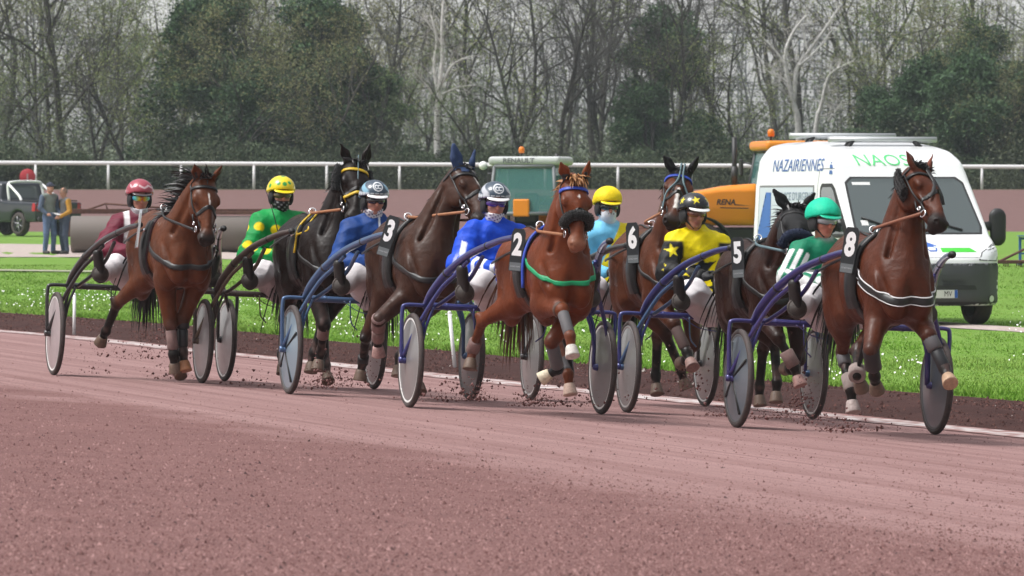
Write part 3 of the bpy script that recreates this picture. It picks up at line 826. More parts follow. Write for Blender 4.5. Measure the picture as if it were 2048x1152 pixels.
    wrap_band(mb, bvh, (.0, 0, 1.18), (1, 0, 0), .17, -1.25, 1.25, (0, 0, 1), .012, 30, 0, .02)
    wrap_band(mb, bvh, (.02, 0, 1.18), (1, 0, 0), .085, 0, 2 * math.pi, (0, 0, 1), .005, 60, 0, .008)
    for s in (1, -1): wrap_band(mb, bvh, (.02, 0, 1.18), (1, 0, 0), .19, s * .70, s * 2.25, (0, 0, 1), .02, 20, 0, .03)
    for s in (1, -1): mb.tube([(-.08, s * .28, 1.36), (-.45, s * .30, 1.30), (-.85, s * .29, 1.24)], .012, 6, 0, 5, flat=(.4, 1))
    sad = mb.build('saddle_pad', sp.get('padm', LEATHER), root)
    if 'girth' in sp:
        mb = MB(); wrap_band(mb, bvh, (.10, 0, 1.18), (1, 0, 0), .03, -2.2, 2.2, (0, 0, 1), .012, 50, 0, .012); mb.build('girth_strap', sp['girth'], root)
    mb = MB()
    for s in (1, -1):
        mb.torus((.03, s * .10, 1.565), (.6, .2 * s, .3), .030, .0065); mb.tube([(.03, s * .09, 1.49), (.03, s * .10, 1.54)], .008)
        mb.torus((.09, s * .27, 1.30), (0, 1, .2), .02, .005); mb.sphere((.08, s * .295, 1.36), .018)
    mb.build('terret_ring', STEEL, root)
    cl = sp.get('collar', (LEATHER, .05, None))
    mb = MB(); wrap_band(mb, bvh, (.10, 0, sp.get('colz', 1.24)), (.36, 0, 1), cl[1], -1.75, 1.75, (1, 0, 0), .005, 60, 0, .008)
    bc = mb.build('breast_collar', cl[0], root)
    if cl[2]:
        mb = MB()
        for dz in (-.5, .5):
            n_ = unit(A3(.36, 0, 1)); wrap_band(mb, bvh, A3(.10, 0, sp.get('colz', 1.24)) + n_ * dz * cl[1], n_, .006, -1.75, 1.75, (1, 0, 0), .011, 60, 0, .006)
        mb.build('piping', cl[2], bc)
    bm_ = sp.get('bridle', LEATHER); mb = MB(); zax, yax, xax = Rh[:, 2], Rh[:, 1], Rh[:, 0]
    wrap_band(mb, bvh, hp(.34, 0, -.075), xax + .25 * zax, .028, 0, 2 * math.pi, zax, .003, 40, 0, .006, .185)
    wrap_band(mb, bvh, hp(.0, 0, -.06), xax, .022, -2.2, 2.2, zax, .004, 40, 0, .006, .2)
    for s in (1, -1):
        row = []
        for t in np.linspace(0, 1, 14):
            c0 = hp(lerp(.02, .44, t), 0, lerp(-.06, -.10, t)); dvec = yax * s; h = bvh.ray_cast(Vector(c0 + dvec * .4), Vector(-dvec), .4)
            if h[0] is not None: row.append(np.array(h[0]) + dvec * .006)
        if len(row) > 3: mb.tube(row, .0085, 6)
        mb.tube([hp(.30, s * .085, -.10), hp(.38, s * .07, -.14)], .008, 6)
    br = mb.build('bridle', bm_, root)
    mb = MB(); wrap_band(mb, bvh, hp(.075, 0, -.05), xax - .25 * zax, .026, -1.75, 1.75, zax, .007, 40, 0, .006, .22); mb.build('browband', sp.get('brow', LEATHER), br)
    mb = MB()
    for s in (1, -1):
        for (a, r) in ((.45, .027), (.39, .014)): mb = MB(); mb.torus(hp(a, s * (.072 if a > .4 else .082), -.105), yax, r, .0055); mb.build('bit_ring', STEEL, br)
    mb = MB()
    for s in (1, -1):
        a = hp(.45, s * .085, -.115); b = A3(.03, s * .10, 1.565); h_ = A3(sp['handx'], s * .09, sp['handz'])
        sag = A3(0, 0, -.03); mb.tube([a, lerp(a, b, .3) + A3(0, s * .05, -.01), lerp(a, b, .62) + A3(0, s * .09, -.02), lerp(a, b, .85) + A3(0, s * .055, -.01), b], .014, 6, 0, 6, flat=(.5, 1)); mb.tube([b, lerp(b, h_, .5) + sag, h_], .009, 6, 1, 6, flat=(1, .35))
    mb.build('reins', [sp.get('rein', TAN), sp.get('rein2', sp.get('rein', TAN))], root)
    mb = MB(); mb.tube([A3(.03, 0, 1.55), lerp(A3(.03, 0, 1.55), hp(-.05, 0, .06), .5) + A3(0, 0, .03), hp(-.03, 0, .075)], .006, 6, 0, 5)
    mb.build('check_rein', LEATHER, root)
    mb = MB(); cr_ = [bvh.ray_cast(Vector((x, 0, 2.2)), Vector((0, 0, -1)), 1.5)[0] for x in np.linspace(-.05, -.92, 16)]; mb.tube([np.array(h) + A3(0, 0, .006) for h in cr_ if h is not None], .014, 6, flat=(1, .4)); mb.build('back_strap', LEATHER, root)
    # boots
    for nm, segs in sp.get('boots', {}).items():
        J = joints[nm]
        for (j, t0, t1, r, m_) in segs:
            mb = MB(); a, b = lerp(J[j], J[j + 1], t0), lerp(J[j], J[j + 1], t1)
            mb.tube([lerp(a, b, t) for t in (0, .08, .5, .92, 1)], [r * .82, r, r * .97, r, r * .8], 14); mb.build('leg_boot', m_, root)
    # number plate
    if 'plate' in sp:
        pc, az, tilt, txt = sp['plate']; n = A3(math.cos(az), math.sin(az), .12); up = A3(.05, 0, 1)
        Rp = basis(n, up) @ rotx(tilt); f3 = lambda u, v, w: A3(*pc) + Rp @ A3(w, u, v)
        poly = [(-.048, -.175), (.048, -.175), (.053, -.165), (.056, .14), (.04, .175), (-.04, .175), (-.056, .14), (-.053, -.165)]
        mb = MB(); mb.prism([(-u, v) for u, v in poly][::-1], 0, .018, lambda u, v, w: f3(u, v, w)); mb.prism([(.047, -.172), (.048, -.105), (-.048, -.105), (-.047, -.172)], .0181, .0215, f3, 1)
        pl_ = mb.build('number_plate', [mat('plate_black', (.018, .019, .021), .35) if txt else STEEL, mat('plate_grey', (.13, .145, .15), .5)], root)
        if txt:
            TV, TF = text_geo(txt, .245, .011, .62); Vw = np.array([f3(u, v + .035, .0216) for u, v, _ in TV])
            raw_mesh('numeral', Vw, TF, mat('plate_white', (.85, .85, .85), .5), pl_, smooth=False)
            TV, TF = text_geo('CONDE MAINE', .016, .0, .75); Vw = np.array([f3(u, v - .138, .0235) for u, v, _ in TV])
            raw_mesh('lettering', Vw, TF, mat('plate_letter', (.45, .47, .48), .5), pl_, smooth=False)
    ctx = dict(root=root, V=V, Q=Q, W=W, loc=loc, hp=hp, Rh=Rh, bvh=bvh, poll=poll, pts=pts, rad=rad, joints=joints, fr=fr)
    if 'extra' in sp: sp['extra'](ctx)
    return ctx

def shell(ctx, name, mask, m, off=.006, parent=None):
    """cloth cut from the horse's own surface, a few millimetres out"""
    V, Q = ctx['V'], ctx['Q']; fm = mask[Q].all(1); q = Q[fm]
    a, b, c, d = (V[Q[:, i]] for i in range(4)); fn = np.cross(c - a, d - b); N = np.zeros_like(V)
    for i in range(4): np.add.at(N, Q[:, i], fn)
    N /= np.linalg.norm(N, axis=1)[:, None] + 1e-12
    ids, inv = np.unique(q, return_inverse=True)
    return raw_mesh(name, V[ids] + N[ids] * off, inv.reshape(-1, 4), m, parent or ctx['root'])
def fleece(ctx, name, pts, r, m=None, n=500, L=.022, flat=None, seed=1):
    mb = MB(); mb.tube(pts, r, 12, 0, 5, flat=flat); V = np.array(mb.v); rr = np.random.default_rng(seed); pick = rr.integers(0, len(V), n)
    c = np.mean(V, 0); P_ = np.array(catmull(pts, 5)); 
    rt = [V[i] for i in pick]; dr = [V[i] - P_[np.argmin(np.linalg.norm(P_ - V[i], axis=1))] for i in pick]
    hair(mb, rt, dr, L * .55, .004, 2, .3, .35, seed=seed)
    return mb.build(name, m or FLEECE, ctx['root'])
# ------------------------------------------------------------------ sulkies
TYRE = mat('tyre_rubber', (.035, .033, .032), .75, noise=(30, .4), mixcol=(.14, .08, .07))
RUBBER = mat('dark_rubber', (.02, .02, .02), .6)
FOOTM = mat('muddy_footplate', (.05, .038, .032), .7, noise=(20, .4))
SEATM = mat('seat_vinyl', (.02, .02, .022), .5)
def sulky(sp, th, O, GH=.775, WR=.37):
    roll = -BANK * .95
    M = Matrix.Rotation(th - math.pi / 2, 4, 'Z') @ Matrix.Rotation(roll, 4, 'X'); M.translation = Vector(O)
    root = thing('sulky', sp['slabel'], 'sulky', mtx=M, group='racing sulkies')
    fm = sp['frame_m']; fm2 = sp.get('frame_m2', fm)
    for s in (1, -1):
        y = s * GH; mb = MB(); ax = (0, s, 0); cm = sp['disc'][0 if s < 0 else 1]
        prof = [(.315, -.016), (.325, -.02), (.335, -.016), (.335, .016), (.325, .02), (.315, .016)]
        mb.lathe([(.0, .046), (.06, .045), (.20, .030), (.318, .014)], (0, y, WR), ax, 48, 0, cap=False)
        mb.lathe([(.318, -.014), (.20, -.030), (.06, -.045), (.0, -.046)], (0, y, WR), ax, 48, 0, cap=False)
        mb.lathe(prof, (0, y, WR), ax, 56, 1, cap=False)
        wh = mb.build('wheel', [cm, sp['rim']], root)
        mb = MB(); mb.torus((0, y, WR), ax, WR - .023, .024, 64, 10); mb.build('tyre', TYRE, wh)
        mb = MB(); mb.lathe([(.0, -.085), (.022, -.08), (.03, -.055), (.03, .055), (.022, .08), (.0, .085)], (0, y, WR), ax, 16)
        if sp.get('spokes'):
            for k in range(4):
                a = k * math.pi / 2 + .5; mb.tube([(0, y + s * .045, WR), (math.cos(a) * .3, y + s * .022, WR + math.sin(a) * .3)], .012, 6, 1)
        mb.build('hub', [fm2, RUBBER], wh)
        mb = MB(); mb.tube([(0, s * (GH - .10), .80), (.0, s * (GH + .055), .80), (.0, s * (GH + .085), .76), (0, s * (GH + .085), .60), (0, s * (GH + .075), WR)], .0165, 10, 0, 5)
        mb.tube([(-.02, s * (GH - .13), .80), (0, s * (GH - .085), .66), (0, s * (GH - .075), WR)], sp.get('fork_r', .015), 10, 0, 4)
        mb.tube([(0.02, s * (GH - .16), .79), (.02, s * (GH - .10), .62), (0, s * (GH - .07), WR + .03)], .012, 8, 0, 4)
        mb.lathe([(.025, -.02), (.028, 0), (.025, .02)], (0, s * (GH + .078), WR), (0, 1, 0), 12)
        mb.build('wheel_fork', fm, root)
        mb = MB(); sh = [(-.02, s * .67, .80), (.12, s * .655, .91), (.34, s * .60, 1.06), (.66, s * .52, 1.20), (1.0, s * .45, 1.285), (1.28, s * .40, 1.335), (1.50, s * .37, 1.355)]
        mb.tube(sh, [.030, .034, .033, .030, .027, .024, .021], 12, 0, 7)
        mb.lathe([(.024, 0), (.028, .02), (.026, .05), (.0, .06)], sh[-1], (1, 0, .08), 12, 1)
        for q, r in ((sh[2], .037), (sh[4], .031)): mb.sphere(q, r * .98, 1, 10, 7)
        mb.build('shaft', [fm, RUBBER], root)
        mb = MB(); mb.tube([(0, s * (GH + .07), WR + .02), (.14, s * (GH - .02), .66), (.30, s * .635, .93), (.48, s * .555, 1.06), (.66, s * .51, 1.165)], .0175, 10, 0, 6)
        mb.build('stay', fm2, root)
        mb = MB(); mb.tube([(.06, s * .60, .80), (.30, s * .53, .90), (.58, s * .47, 1.03), (.86, s * .45, 1.20)], .017, 8, 0, 6); mb.tube([(.34, s * .50, .90), (.52, s * .47, .86)], .014, 8)
        mb.torus((.56, s * .505, .915), (1, 0, .25), .068, .011, 24, 8, 1); mb.lathe([(.064, 0), (.064, .012)], (.56, s * .505, .915), (1, 0, .25), 20, 1)
        mb.tube([(.05, s * .3, .79), (.03, s * .28, .62), (0, s * .22, .55)], .006, 6, 0, 5)
        mb.build('footrest', [fm2, FOOTM], root)
    mb = MB(); mb.tube([(-.02, -.69, .80), (-.02, -.3, .795), (-.02, .3, .795), (-.02, .69, .80)], [.030, .026, .026, .030], 14, 0, 6)
    for s in (1, -1): mb.sphere((-.02, s * .5, .797), .031, 0, 10, 7)
    mb.tube([(0, -.35, .79), (.05, -.2, .70), (.05, .05, .69), (0, .2, .78)], .004, 5, 0, 6)
    mb.build('axle_bar', fm, root)
    mb = MB(); mb.box((-.14, 0, .835), (.36, .30, .05), bev=.02); mb.box((-.33, 0, .90), (.04, .30, .14), roty(-.25), .015); mb.tube([(-.02, 0, .79), (-.12, 0, .81)], .03, 10)
    mb.tube([(.0, -.13, .80), (-.25, -.13, .81)], .012, 8); mb.tube([(.0, .13, .80), (-.25, .13, .81)], .012, 8)
    mb.build('seat', SEATM, root)
    return root

# ------------------------------------------------------------------ drivers
SKIN = mat('skin', attr=True, rough=.55, noise=(18, .10), spec=.35)
CLOTH = mat('silk_cloth', attr=True, rough=.6, bump=(16, .45, .02), spec=.25, noise=(9, .16))
NYLON = mat('white_nylon', attr=True, rough=.65, bump=(30, .4, .008), noise=(7, .10))
SHELLM = mat('helmet_shell', attr=True, rough=.25, coat=.4)
LEATHB = mat('boot_leather', (.016, .014, .013), .45, noise=(20, .3))
GLOVEM = mat('glove_cloth', (.014, .014, .016), .7)
PADM = mat('helmet_padding', (.015, .015, .016), .7)
def stripes(x, period, duty=.5, ph=0, soft=.004):
    t = (x / period + ph) % 1.0; d = np.minimum(np.abs(t), np.abs(t - 1)); d = np.minimum(d, np.abs(t - duty)) * period
    return np.where(t < duty, np.clip(.5 + d / soft * .5, .5, 1), np.clip(.5 - d / soft * .5, 0, .5))
def in_star(u, v, R, rot=0):
    a = np.arctan2(u, v) + rot; r = np.hypot(u, v); k = np.abs(((a / (2 * math.pi / 5)) % 1) - .5) * 2      # 1 at a point, 0 between points
    th_ = (1 - k) * math.pi / 5
    ri = .40; A = math.pi / 5
    edge = R * ri * math.sin(A) / (ri * np.sin(A - th_) + np.sin(th_) + 1e-9)
    return np.clip(.5 + (edge - r) / .006, 0, 1)
def blend(c, k, x): return c * (1 - k[:, None]) + k[:, None] * np.asarray(x, float)

def driver(sp, M, fr_s):
    """built in the sulky's frame; fr_s shows pixels as points of that frame"""
    hd = fr_s.at(*sp['helmet'], -.13); hd = hd - A3(0, 0, .055)                       # centre of the head
    S0 = A3(-.10, lerp(0, hd[1], .25), .87)
    neck = A3(-.175, hd[1] * .8, hd[2] - .185); mid = lerp(S0, neck, .55) + A3(-.05, 0, 0)
    yaw = math.radians(sp.get('yaw_d', 0)); Rh = rotz(yaw) @ roty(math.radians(sp.get('pitch', 5))) @ rotx(math.radians(sp.get('tilt', 0)))
    hp = lambda a, b, c: hd + Rh @ A3(a, b, c)
    sh = {s: neck + A3(.0, s * .185, -.055) for s in (1, -1)}
    hands = {s: A3(*sp.get('hand', (.24, .10, 1.12))) * A3(1, s, 1) + A3(0, hd[1] * .5, 0) for s in (1, -1)}
    elb = {s: A3(-.06, s * .335 + hd[1] * .6, 1.13) + A3(*sp.get('elb', (0, 0, 0))) * A3(1, s, 1) for s in (1, -1)}
    hip = {s: S0 + A3(.04, s * .09, -.005) for s in (1, -1)}
    ank = {s: A3(.50, s * .49, .905) for s in (1, -1)}; toe = {s: A3(.535, s * .53, 1.09) for s in (1, -1)}
    kne = {s: A3(.23, s * .315, .99) for s in (1, -1)}
    wr = {s: lerp(elb[s], hands[s], .86) for s in (1, -1)}
    # head (with the body carried on under the clothes as one surface)
    P = [el(hp(-.005, 0, .035), (.100, .077, .098), Rh, .03, 'skin'), el(hp(.025, 0, -.045), (.068, .060, .075), Rh, .03, 'skin'), el(hp(.062, 0, -.088), (.026, .03, .022), Rh, .02, 'skin'),
         rc(hp(.092, 0, .012), hp(.112, 0, -.026), .010, .016, .012, 'nose'), el(hp(.088, 0, -.056), (.012, .026, .007), Rh, .008, 'lip'), el(hp(.086, 0, -.068), (.012, .022, .007), Rh, .008, 'lip'),
         rc(hp(.082, -.035, .032), hp(.082, .035, .032), .015, .015, .015, 'skin'), rc(hp(-.01, 0, -.06), neck + A3(0, 0, -.02), .058, .062, .03, 'skin')]
    for s in (1, -1):
        P += [el(hp(.058, s * .042, -.02), (.028, .022, .022), Rh, .02, 'skin'), el(hp(.088, s * .032, .012), (.018, .016, .010), Rh, .01, 'skin', 's'), el(hp(-.005, s * .078, -.005), (.02, .009, .032), Rh, .01, 'skin')]
    P += [rc(S0, mid, .125, .13, .06, 'skin', ((1, 0, 0), .75)), rc(mid, neck + A3(0, 0, -.09), .135, .13, .06, 'skin', ((1, 0, 0), .7)), rc(sh[-1], sh[1], .055, .055, .05, 'skin')]
    for s in (1, -1):
        P += [rc(sh[s], elb[s], .050, .042, .03, 'skin'), rc(elb[s], wr[s], .042, .030, .03, 'skin'), rc(wr[s], hands[s], .028, .032, .02, 'skin'),
              rc(hip[s], kne[s], .085, .06, .04, 'skin'), rc(kne[s], ank[s], .055, .042, .03, 'skin'), rc(ank[s], toe[s], .04, .034, .03, 'skin')]
    V, Q = sdf_mesh(P, .0075); W = prim_tags(P, V, .006)
    sk = A3(*sp.get('skin', (.50, .25, .18)))
    col = colour_by(W, {'skin': sk, 'nose': sk * A3(1.05, .85, .8), 'lip': sk * A3(.8, .5, .5)})
    base = M @ Vector((float(S0[0]), 0, float(S0[2]) - .02))
    M2 = M.copy(); M2.translation = base; shift = A3(S0[0], 0, S0[2] - .02)
    root = thing('person', sp['dlabel'], 'person', mtx=M2, group='sulky drivers')
    raw_mesh('body', V - shift, Q, SKIN, root, col=col)
    bv = bvh_of(V, Q)
    # jacket
    J = [rc(S0 + A3(0, 0, .02), mid, .165, .185, .06, 'torso', ((1, 0, 0), .72)), rc(mid, neck + A3(.01, 0, -.10), .190, .185, .06, 'torso', ((1, 0, 0), .68)),
         rc(sh[-1] + A3(0, .03, 0), sh[1] - A3(0, .03, 0), .082, .082, .07, 'torso'), rc(neck + A3(0, 0, -.05), neck + A3(.012, 0, .028), .085, .074, .03, 'collar')]
    for s in (1, -1):
        t = 'L' if s > 0 else 'R'
        J += [rc(sh[s], elb[s], .092, .084, .05, 'arm' + t), rc(elb[s], wr[s], .082, .052, .035, 'fore' + t)]
    w1, w2 = wobble(.0095, 24, sp['seed']), wobble(.011, 11, sp['seed'] + 5)
    fo = folds(.016, 15, sp['seed'] + 21)
    J.append(cut(S0 + A3(0, 0, -.01), (-.15, 0, -1), .02))
    V, Q = sdf_mesh(J, .009, lambda p: w1(p) * .6 + w2(p) * .7 + fo(p)); W = prim_tags(J, V, .006)
    ctx = dict(V=V, W=W, neck=neck, mid=mid, S0=S0, sh=sh, elb=elb, wr=wr, hp=hp, rel=V - neck)
    raw_mesh('jacket', V - shift, Q, CLOTH, root, col=sp['jacket'](ctx))
    # trousers
    T = [el(S0 + A3(.0, 0, -.01), (.17, .20, .13), None, .05, 'w'), el(S0 + A3(.07, 0, -.02), (.13, .15, .10), None, .05, 'w')]
    for s in (1, -1): T += [rc(hip[s], kne[s], .128, .105, .05, 'w'), rc(kne[s], lerp(kne[s], ank[s], .78), .104, .074, .04, 'w')]
    w3, w4 = wobble(.007, 30, sp['seed'] + 9), wobble(.009, 13, sp['seed'] + 3)
    fo2 = folds(.018, 13, sp['seed'] + 31)
    V, Q = sdf_mesh(T, .0095, lambda p: w3(p) * .5 + w4(p) * .5 + fo2(p))
    mud = np.clip((np.linalg.norm(V - A3(.3, 0, .8), axis=1) < 9) * (1.02 - V[:, 2]) * 2.2, 0, 1) * np.clip(wobble(1, 16, sp['seed'])(V) * .6 + .35, 0, 1) * sp.get('mud', .5)
    tc_ = np.tile(A3(*sp.get('trousers', (.74, .70, .71))), (len(V), 1)); raw_mesh('trousers', V - shift, Q, NYLON, root, col=blend(tc_, mud, (.40, .27, .25)))
    for s in (1, -1):
        sole = ank[s] + A3(.035, 0, -.02)
        B = [rc(lerp(kne[s], ank[s], .62), ank[s], .066, .054, .03), rc(ank[s], toe[s], .050, .042, .04), rc(ank[s] + A3(.02, 0, -.03), toe[s] + A3(.02, 0, .01), .040, .034, .03)]
        V, Q = sdf_mesh(B, .010); raw_mesh('boot', V - shift, Q, sp.get('bootm', LEATHB), root)
        # gloves: palm, four fingers curled round the rein, thumb on the side
        h = hands[s]; fw = unit(h - wr[s]); side = A3(0, -s, 0); side = unit(side - fw * (side @ fw)); up = np.cross(side, fw) * s; up = up if up[2] > 0 else -up
        G = [rc(wr[s], h, .034, .036, .02, 0), el(h + fw * .03, (.045, .022, .04), basis(fw, side)[:, [0, 1, 2]], .02)]
        for k in range(4):
            b0_ = h + fw * .062 + up * (.030 - .020 * k); L1 = (.036, .040, .038, .030)[k]
            k1 = b0_ + fw * L1 * .7 + side * L1 * .55; k2 = k1 - fw * L1 * .25 + side * L1 * .75; k3 = k2 - fw * L1 * .7 + side * .004
            G += [rc(b0_, k1, .0105, .010, .004), rc(k1, k2, .010, .009, .004), rc(k2, k3, .009, .008, .004)]
        t0 = h + fw * .015 + up * .038; G += [rc(t0, t0 + fw * .035 + side * .022 + up * .006, .012, .010, .008), rc(t0 + fw * .035 + side * .022 + up * .006, t0 + fw * .055 + side * .045, .010, .008, .004)]
        V, Q = sdf_mesh(G, .006); raw_mesh('glove', V - shift, Q, sp.get('glovem', GLOVEM), root)
    # helmet
    He = [el(hp(-.012, 0, .060), (.142, .122, .118), Rh, .02, 'shell'), el(hp(-.05, 0, .03), (.11, .118, .10), Rh, .03, 'shell'), cut(hp(.0, 0, .034), Rh @ A3(.28, 0, -1), .006)]
    if sp.get('cover'): He[0] = el(hp(-.018, 0, .062), (.150, .126, .122), Rh, .02, 'shell'); 
    V, Q = sdf_mesh(He, .007, wobble(.004, 22, 4) if sp.get('cover') else None); L = (V - hd) @ Rh
    hm = raw_mesh('helmet', V - shift, Q, SHELLM if not sp.get('cover') else CLOTH, root, col=sp['helm'](L))
    Vs = [el(hp(.105, 0, .052), (.062, .092, .012), Rh @ roty(.28), .01), el(hp(-.012, 0, .060), (.134, .114, .112), Rh, .006, 0, 's')]
    V, Q = sdf_mesh(Vs, .0055); Lv = (V - hd) @ Rh
    raw_mesh('visor', V - shift, Q, SHELLM, hm, col=np.tile(A3(*sp.get('visor', (.8, .8, .8))), (len(V), 1)))
    Pd = []
    for s in (1, -1): Pd += [el(hp(-.012, s * .086, -.015), (.062, .026, .068), Rh, .02), rc(hp(.03, s * .078, -.05), hp(.066, s * .022, -.108), .008, .008, .01)]
    Pd += [el(hp(-.075, 0, -.01), (.05, .085, .06), Rh, .03), rc(hp(.07, -.06, .045), hp(.07, .06, .045), .02, .02, .03)]
    V, Q = sdf_mesh(Pd, .0075); raw_mesh('ear_padding', V - shift, Q, PADM, hm)
    # goggles: a curved lens standing off the brow
    Vg, Fg = [], []; n = 22; gw, gh = sp.get('gog', (1.12, .024))
    for layer, rr in ((0, .0), (1, -.006)):
        for i in range(n + 1):
            a = lerp(-gw, gw, i / n); hh = gh * (1 - .35 * (abs(a) / gw) ** 3) * (1 - .25 * math.exp(-(a / .16) ** 2))
            for k, z in enumerate((-hh, -hh * .33, hh * .4, hh * .8)): Vg.append(hp((.112 + rr) * math.cos(a) - .0 + .004 * (k in (1, 2)), (.090 + rr) * math.sin(a), .010 + z))
    N = (n + 1) * 4
    for i in range(n):
        for k in range(3):
            q = i * 4 + k; Fg.append([q, q + 4, q + 5, q + 1]); Fg.append([N + q, N + q + 1, N + q + 5, N + q + 4])
        q = i * 4; Fg.append([q, N + q, N + q + 4, q + 4]); Fg.append([q + 3, q + 7, N + q + 7, N + q + 3])
    Vg = np.array(Vg); lg = (Vg - hd) @ Rh
    gc = sp['gogcol'](lg) if callable(sp['gogcol']) else np.tile(A3(*sp['gogcol']), (len(Vg), 1))
    raw_mesh('goggles', Vg - shift, Fg, mat('mirror_lens', attr=True, rough=.12, coat=.6, spec=.7), root, col=gc)
    mb = MB()
    for s in (1, -1): mb.tube([hp(.05, s * .082, .014), hp(-.03, s * .10, .012)], .008, 6)
    mb.tube([hp(.112 * math.cos(a), .090 * math.sin(a), .010 + gh * .95) for a in np.linspace(-gw, gw, 15)], .004, 6); mb.build('goggle_strap', PADM, root, shift)
    # scarf or face mask
    if 'scarf' in sp:
        top, c_ = sp['scarf']
        Sc = [el(hp(.028, 0, -.050), (.078, .068, .085), Rh, .02), rc(hp(-.01, 0, -.08), neck + A3(.01, 0, .015), .070, .080, .03), cut(hp(.09, 0, top), Rh @ A3(.15, 0, 1), .006)]
        V, Q = sdf_mesh(Sc, .007, wobble(.005, 34, sp['seed'])); Ls = (V - hd) @ Rh
        raw_mesh('neck_scarf', V - shift, Q, CLOTH, root, col=c_(Ls) if callable(c_) else np.tile(A3(*c_), (len(V), 1)))
    if sp.get('whip'):
        mb = MB(); h = hands[-1]; mb.tube([h + A3(0, 0, .0), h + A3(.02, -.10, .35), h + A3(-.05, -.24, .75)], [.006, .004, .0015], 6, 0, 5); mb.build('whip', RUBBER, root, shift)
    return root
# ------------------------------------------------------------------ the seven teams
GREYBOOT = mat('grey_boot', (.085, .088, .095), .7, noise=(20, .3), mixcol=(.16, .11, .10))
BLACKBOOT = mat('black_boot', (.014, .014, .016), .5)
MUDBOOT = mat('muddy_boot', (.19, .12, .11), .85, noise=(16, .3))
BLUEM = mat('blue_paint', (.030, .036, .17), .28, .25, coat=.6)
BLUE2 = mat('steel_blue_paint', (.06, .12, .24), .3, .35, coat=.5)
VIOLET = mat('violet_paint', (.045, .038, .17), .28, .3, coat=.6)
BLACKP = mat('black_paint', (.022, .021, .022), .3, coat=.5)
BROWNP = mat('muddy_dark_paint', (.075, .055, .048), .45, noise=(12, .3))
YELSTEEL = mat('yellow_black_paint', (.10, .075, .05), .35, coat=.3)
ALU = mat('aluminium_rim', (.62, .62, .62), .3, .8)
RIMW = mat('white_rim', (.72, .72, .70), .4)
RIMD = mat('dark_rim', (.10, .105, .11), .45)
D_GREY = mat('grey_disc', (.29, .28, .285), .32, noise=(3, .3), coat=.3)
D_MUD = mat('muddy_disc', (.24, .245, .25), .32, noise=(3.0, .7), mixcol=(.17, .14, .13), coat=.4, alpha=.82)
D_DARK = mat('dark_disc', (.095, .115, .135), .3, noise=(5, .2), coat=.4)
D_BLUE = mat('blue_grey_disc', (.17, .225, .27), .35, coat=.3)
D_PINK = mat('pinkish_disc', (.33, .27, .275), .4, noise=(5, .15))
NAVY = mat('navy_cloth', (.014, .035, .10), .8, bump=(70, .5, .004))
MESHB = mat('black_mesh_cloth', (.010, .010, .011), .85, bump=(120, .6, .003))
GREEN_S = mat('green_strap', (.0, .27, .10), .5)
BLUE_S = mat('blue_strap', (.02, .06, .42), .5)
YEL_S = mat('yellow_strap', (.55, .36, .01), .5)
MAROON = mat('maroon_strap', (.05, .008, .014), .6)
WHITE_S = mat('white_piping', (.6, .6, .6), .5)
CORD = mat('grey_blue_cord', (.10, .16, .18), .6)
WRAPB = mat('sand_wrap', (.25, .20, .185), .9, noise=(20, .2))

def dots(V, C, r): 
    k = np.zeros(len(V))
    for c in C: k = np.maximum(k, np.clip(.5 + (r - np.linalg.norm(V - np.asarray(c), axis=1)) / .008, 0, 1))
    return k
def base_col(ctx, c): return np.tile(A3(*c), (len(ctx['V']), 1))
def j_maroon(x):
    c = base_col(x, (.13, .010, .028)); r = x['rel']; W = x['W']; t = W['torso']
    k = np.clip(.5 + (.024 - np.abs(np.abs(r[:, 1]) - .125 + .0 * r[:, 2])) / .008, 0, 1) * (r[:, 0] > -.02); c = blend(c, k * np.clip(t * 3, 0, 1), (.75, .72, .72))
    k = np.clip(.5 + (.018 - np.abs(r[:, 2] + .16)) / .008, 0, 1) * t * (np.abs(r[:, 1]) < .13); c = blend(c, k, (.75, .72, .72))
    return blend(c, W['collar'], (.7, .7, .72))
def j_dots(x):
    c = base_col(x, (.0, .27, .055)); V, sh, elb, wr, nk = x['V'], x['sh'], x['elb'], x['wr'], x['neck']; C = []
    for s in (1, -1):
        for t, o in ((.25, .05), (.8, -.05)): p = lerp(sh[s], elb[s], t); C += [p + A3(.06, s * .02 + o * .4, .03), p + A3(-.02, s * .08, 0)]
        for t in (.2, .65): C.append(lerp(elb[s], wr[s], t) + A3(.03, s * .02, .05))
    C += [nk + A3(.13, -.075, -.12), nk + A3(.13, .06, -.20), nk + A3(.14, -.09, -.33), nk + A3(.14, .08, -.40), nk + A3(.12, .12, -.06), nk + A3(.14, 0, -.5)]
    return blend(c, dots(V, C, .047), (.80, .60, .0))
def j_navy(x):
    c = base_col(x, (.007, .045, .20)); r = x['rel']
    k = np.clip((r[:, 0] - .03) / .01, 0, 1) * np.clip((-.19 - r[:, 2]) / .012, 0, 1) * np.clip((r[:, 1] - .01) / .012, 0, 1) * np.clip((r[:, 2] + .44) / .01, 0, 1) * x['W']['torso']; c = blend(c, k, (.22, .55, .80))
    k = np.clip(.5 + (.008 - np.abs(r[:, 1] - .02)) / .006, 0, 1) * (r[:, 2] > -.14) * (r[:, 0] > 0); return blend(c, k, (.7, .72, .75))
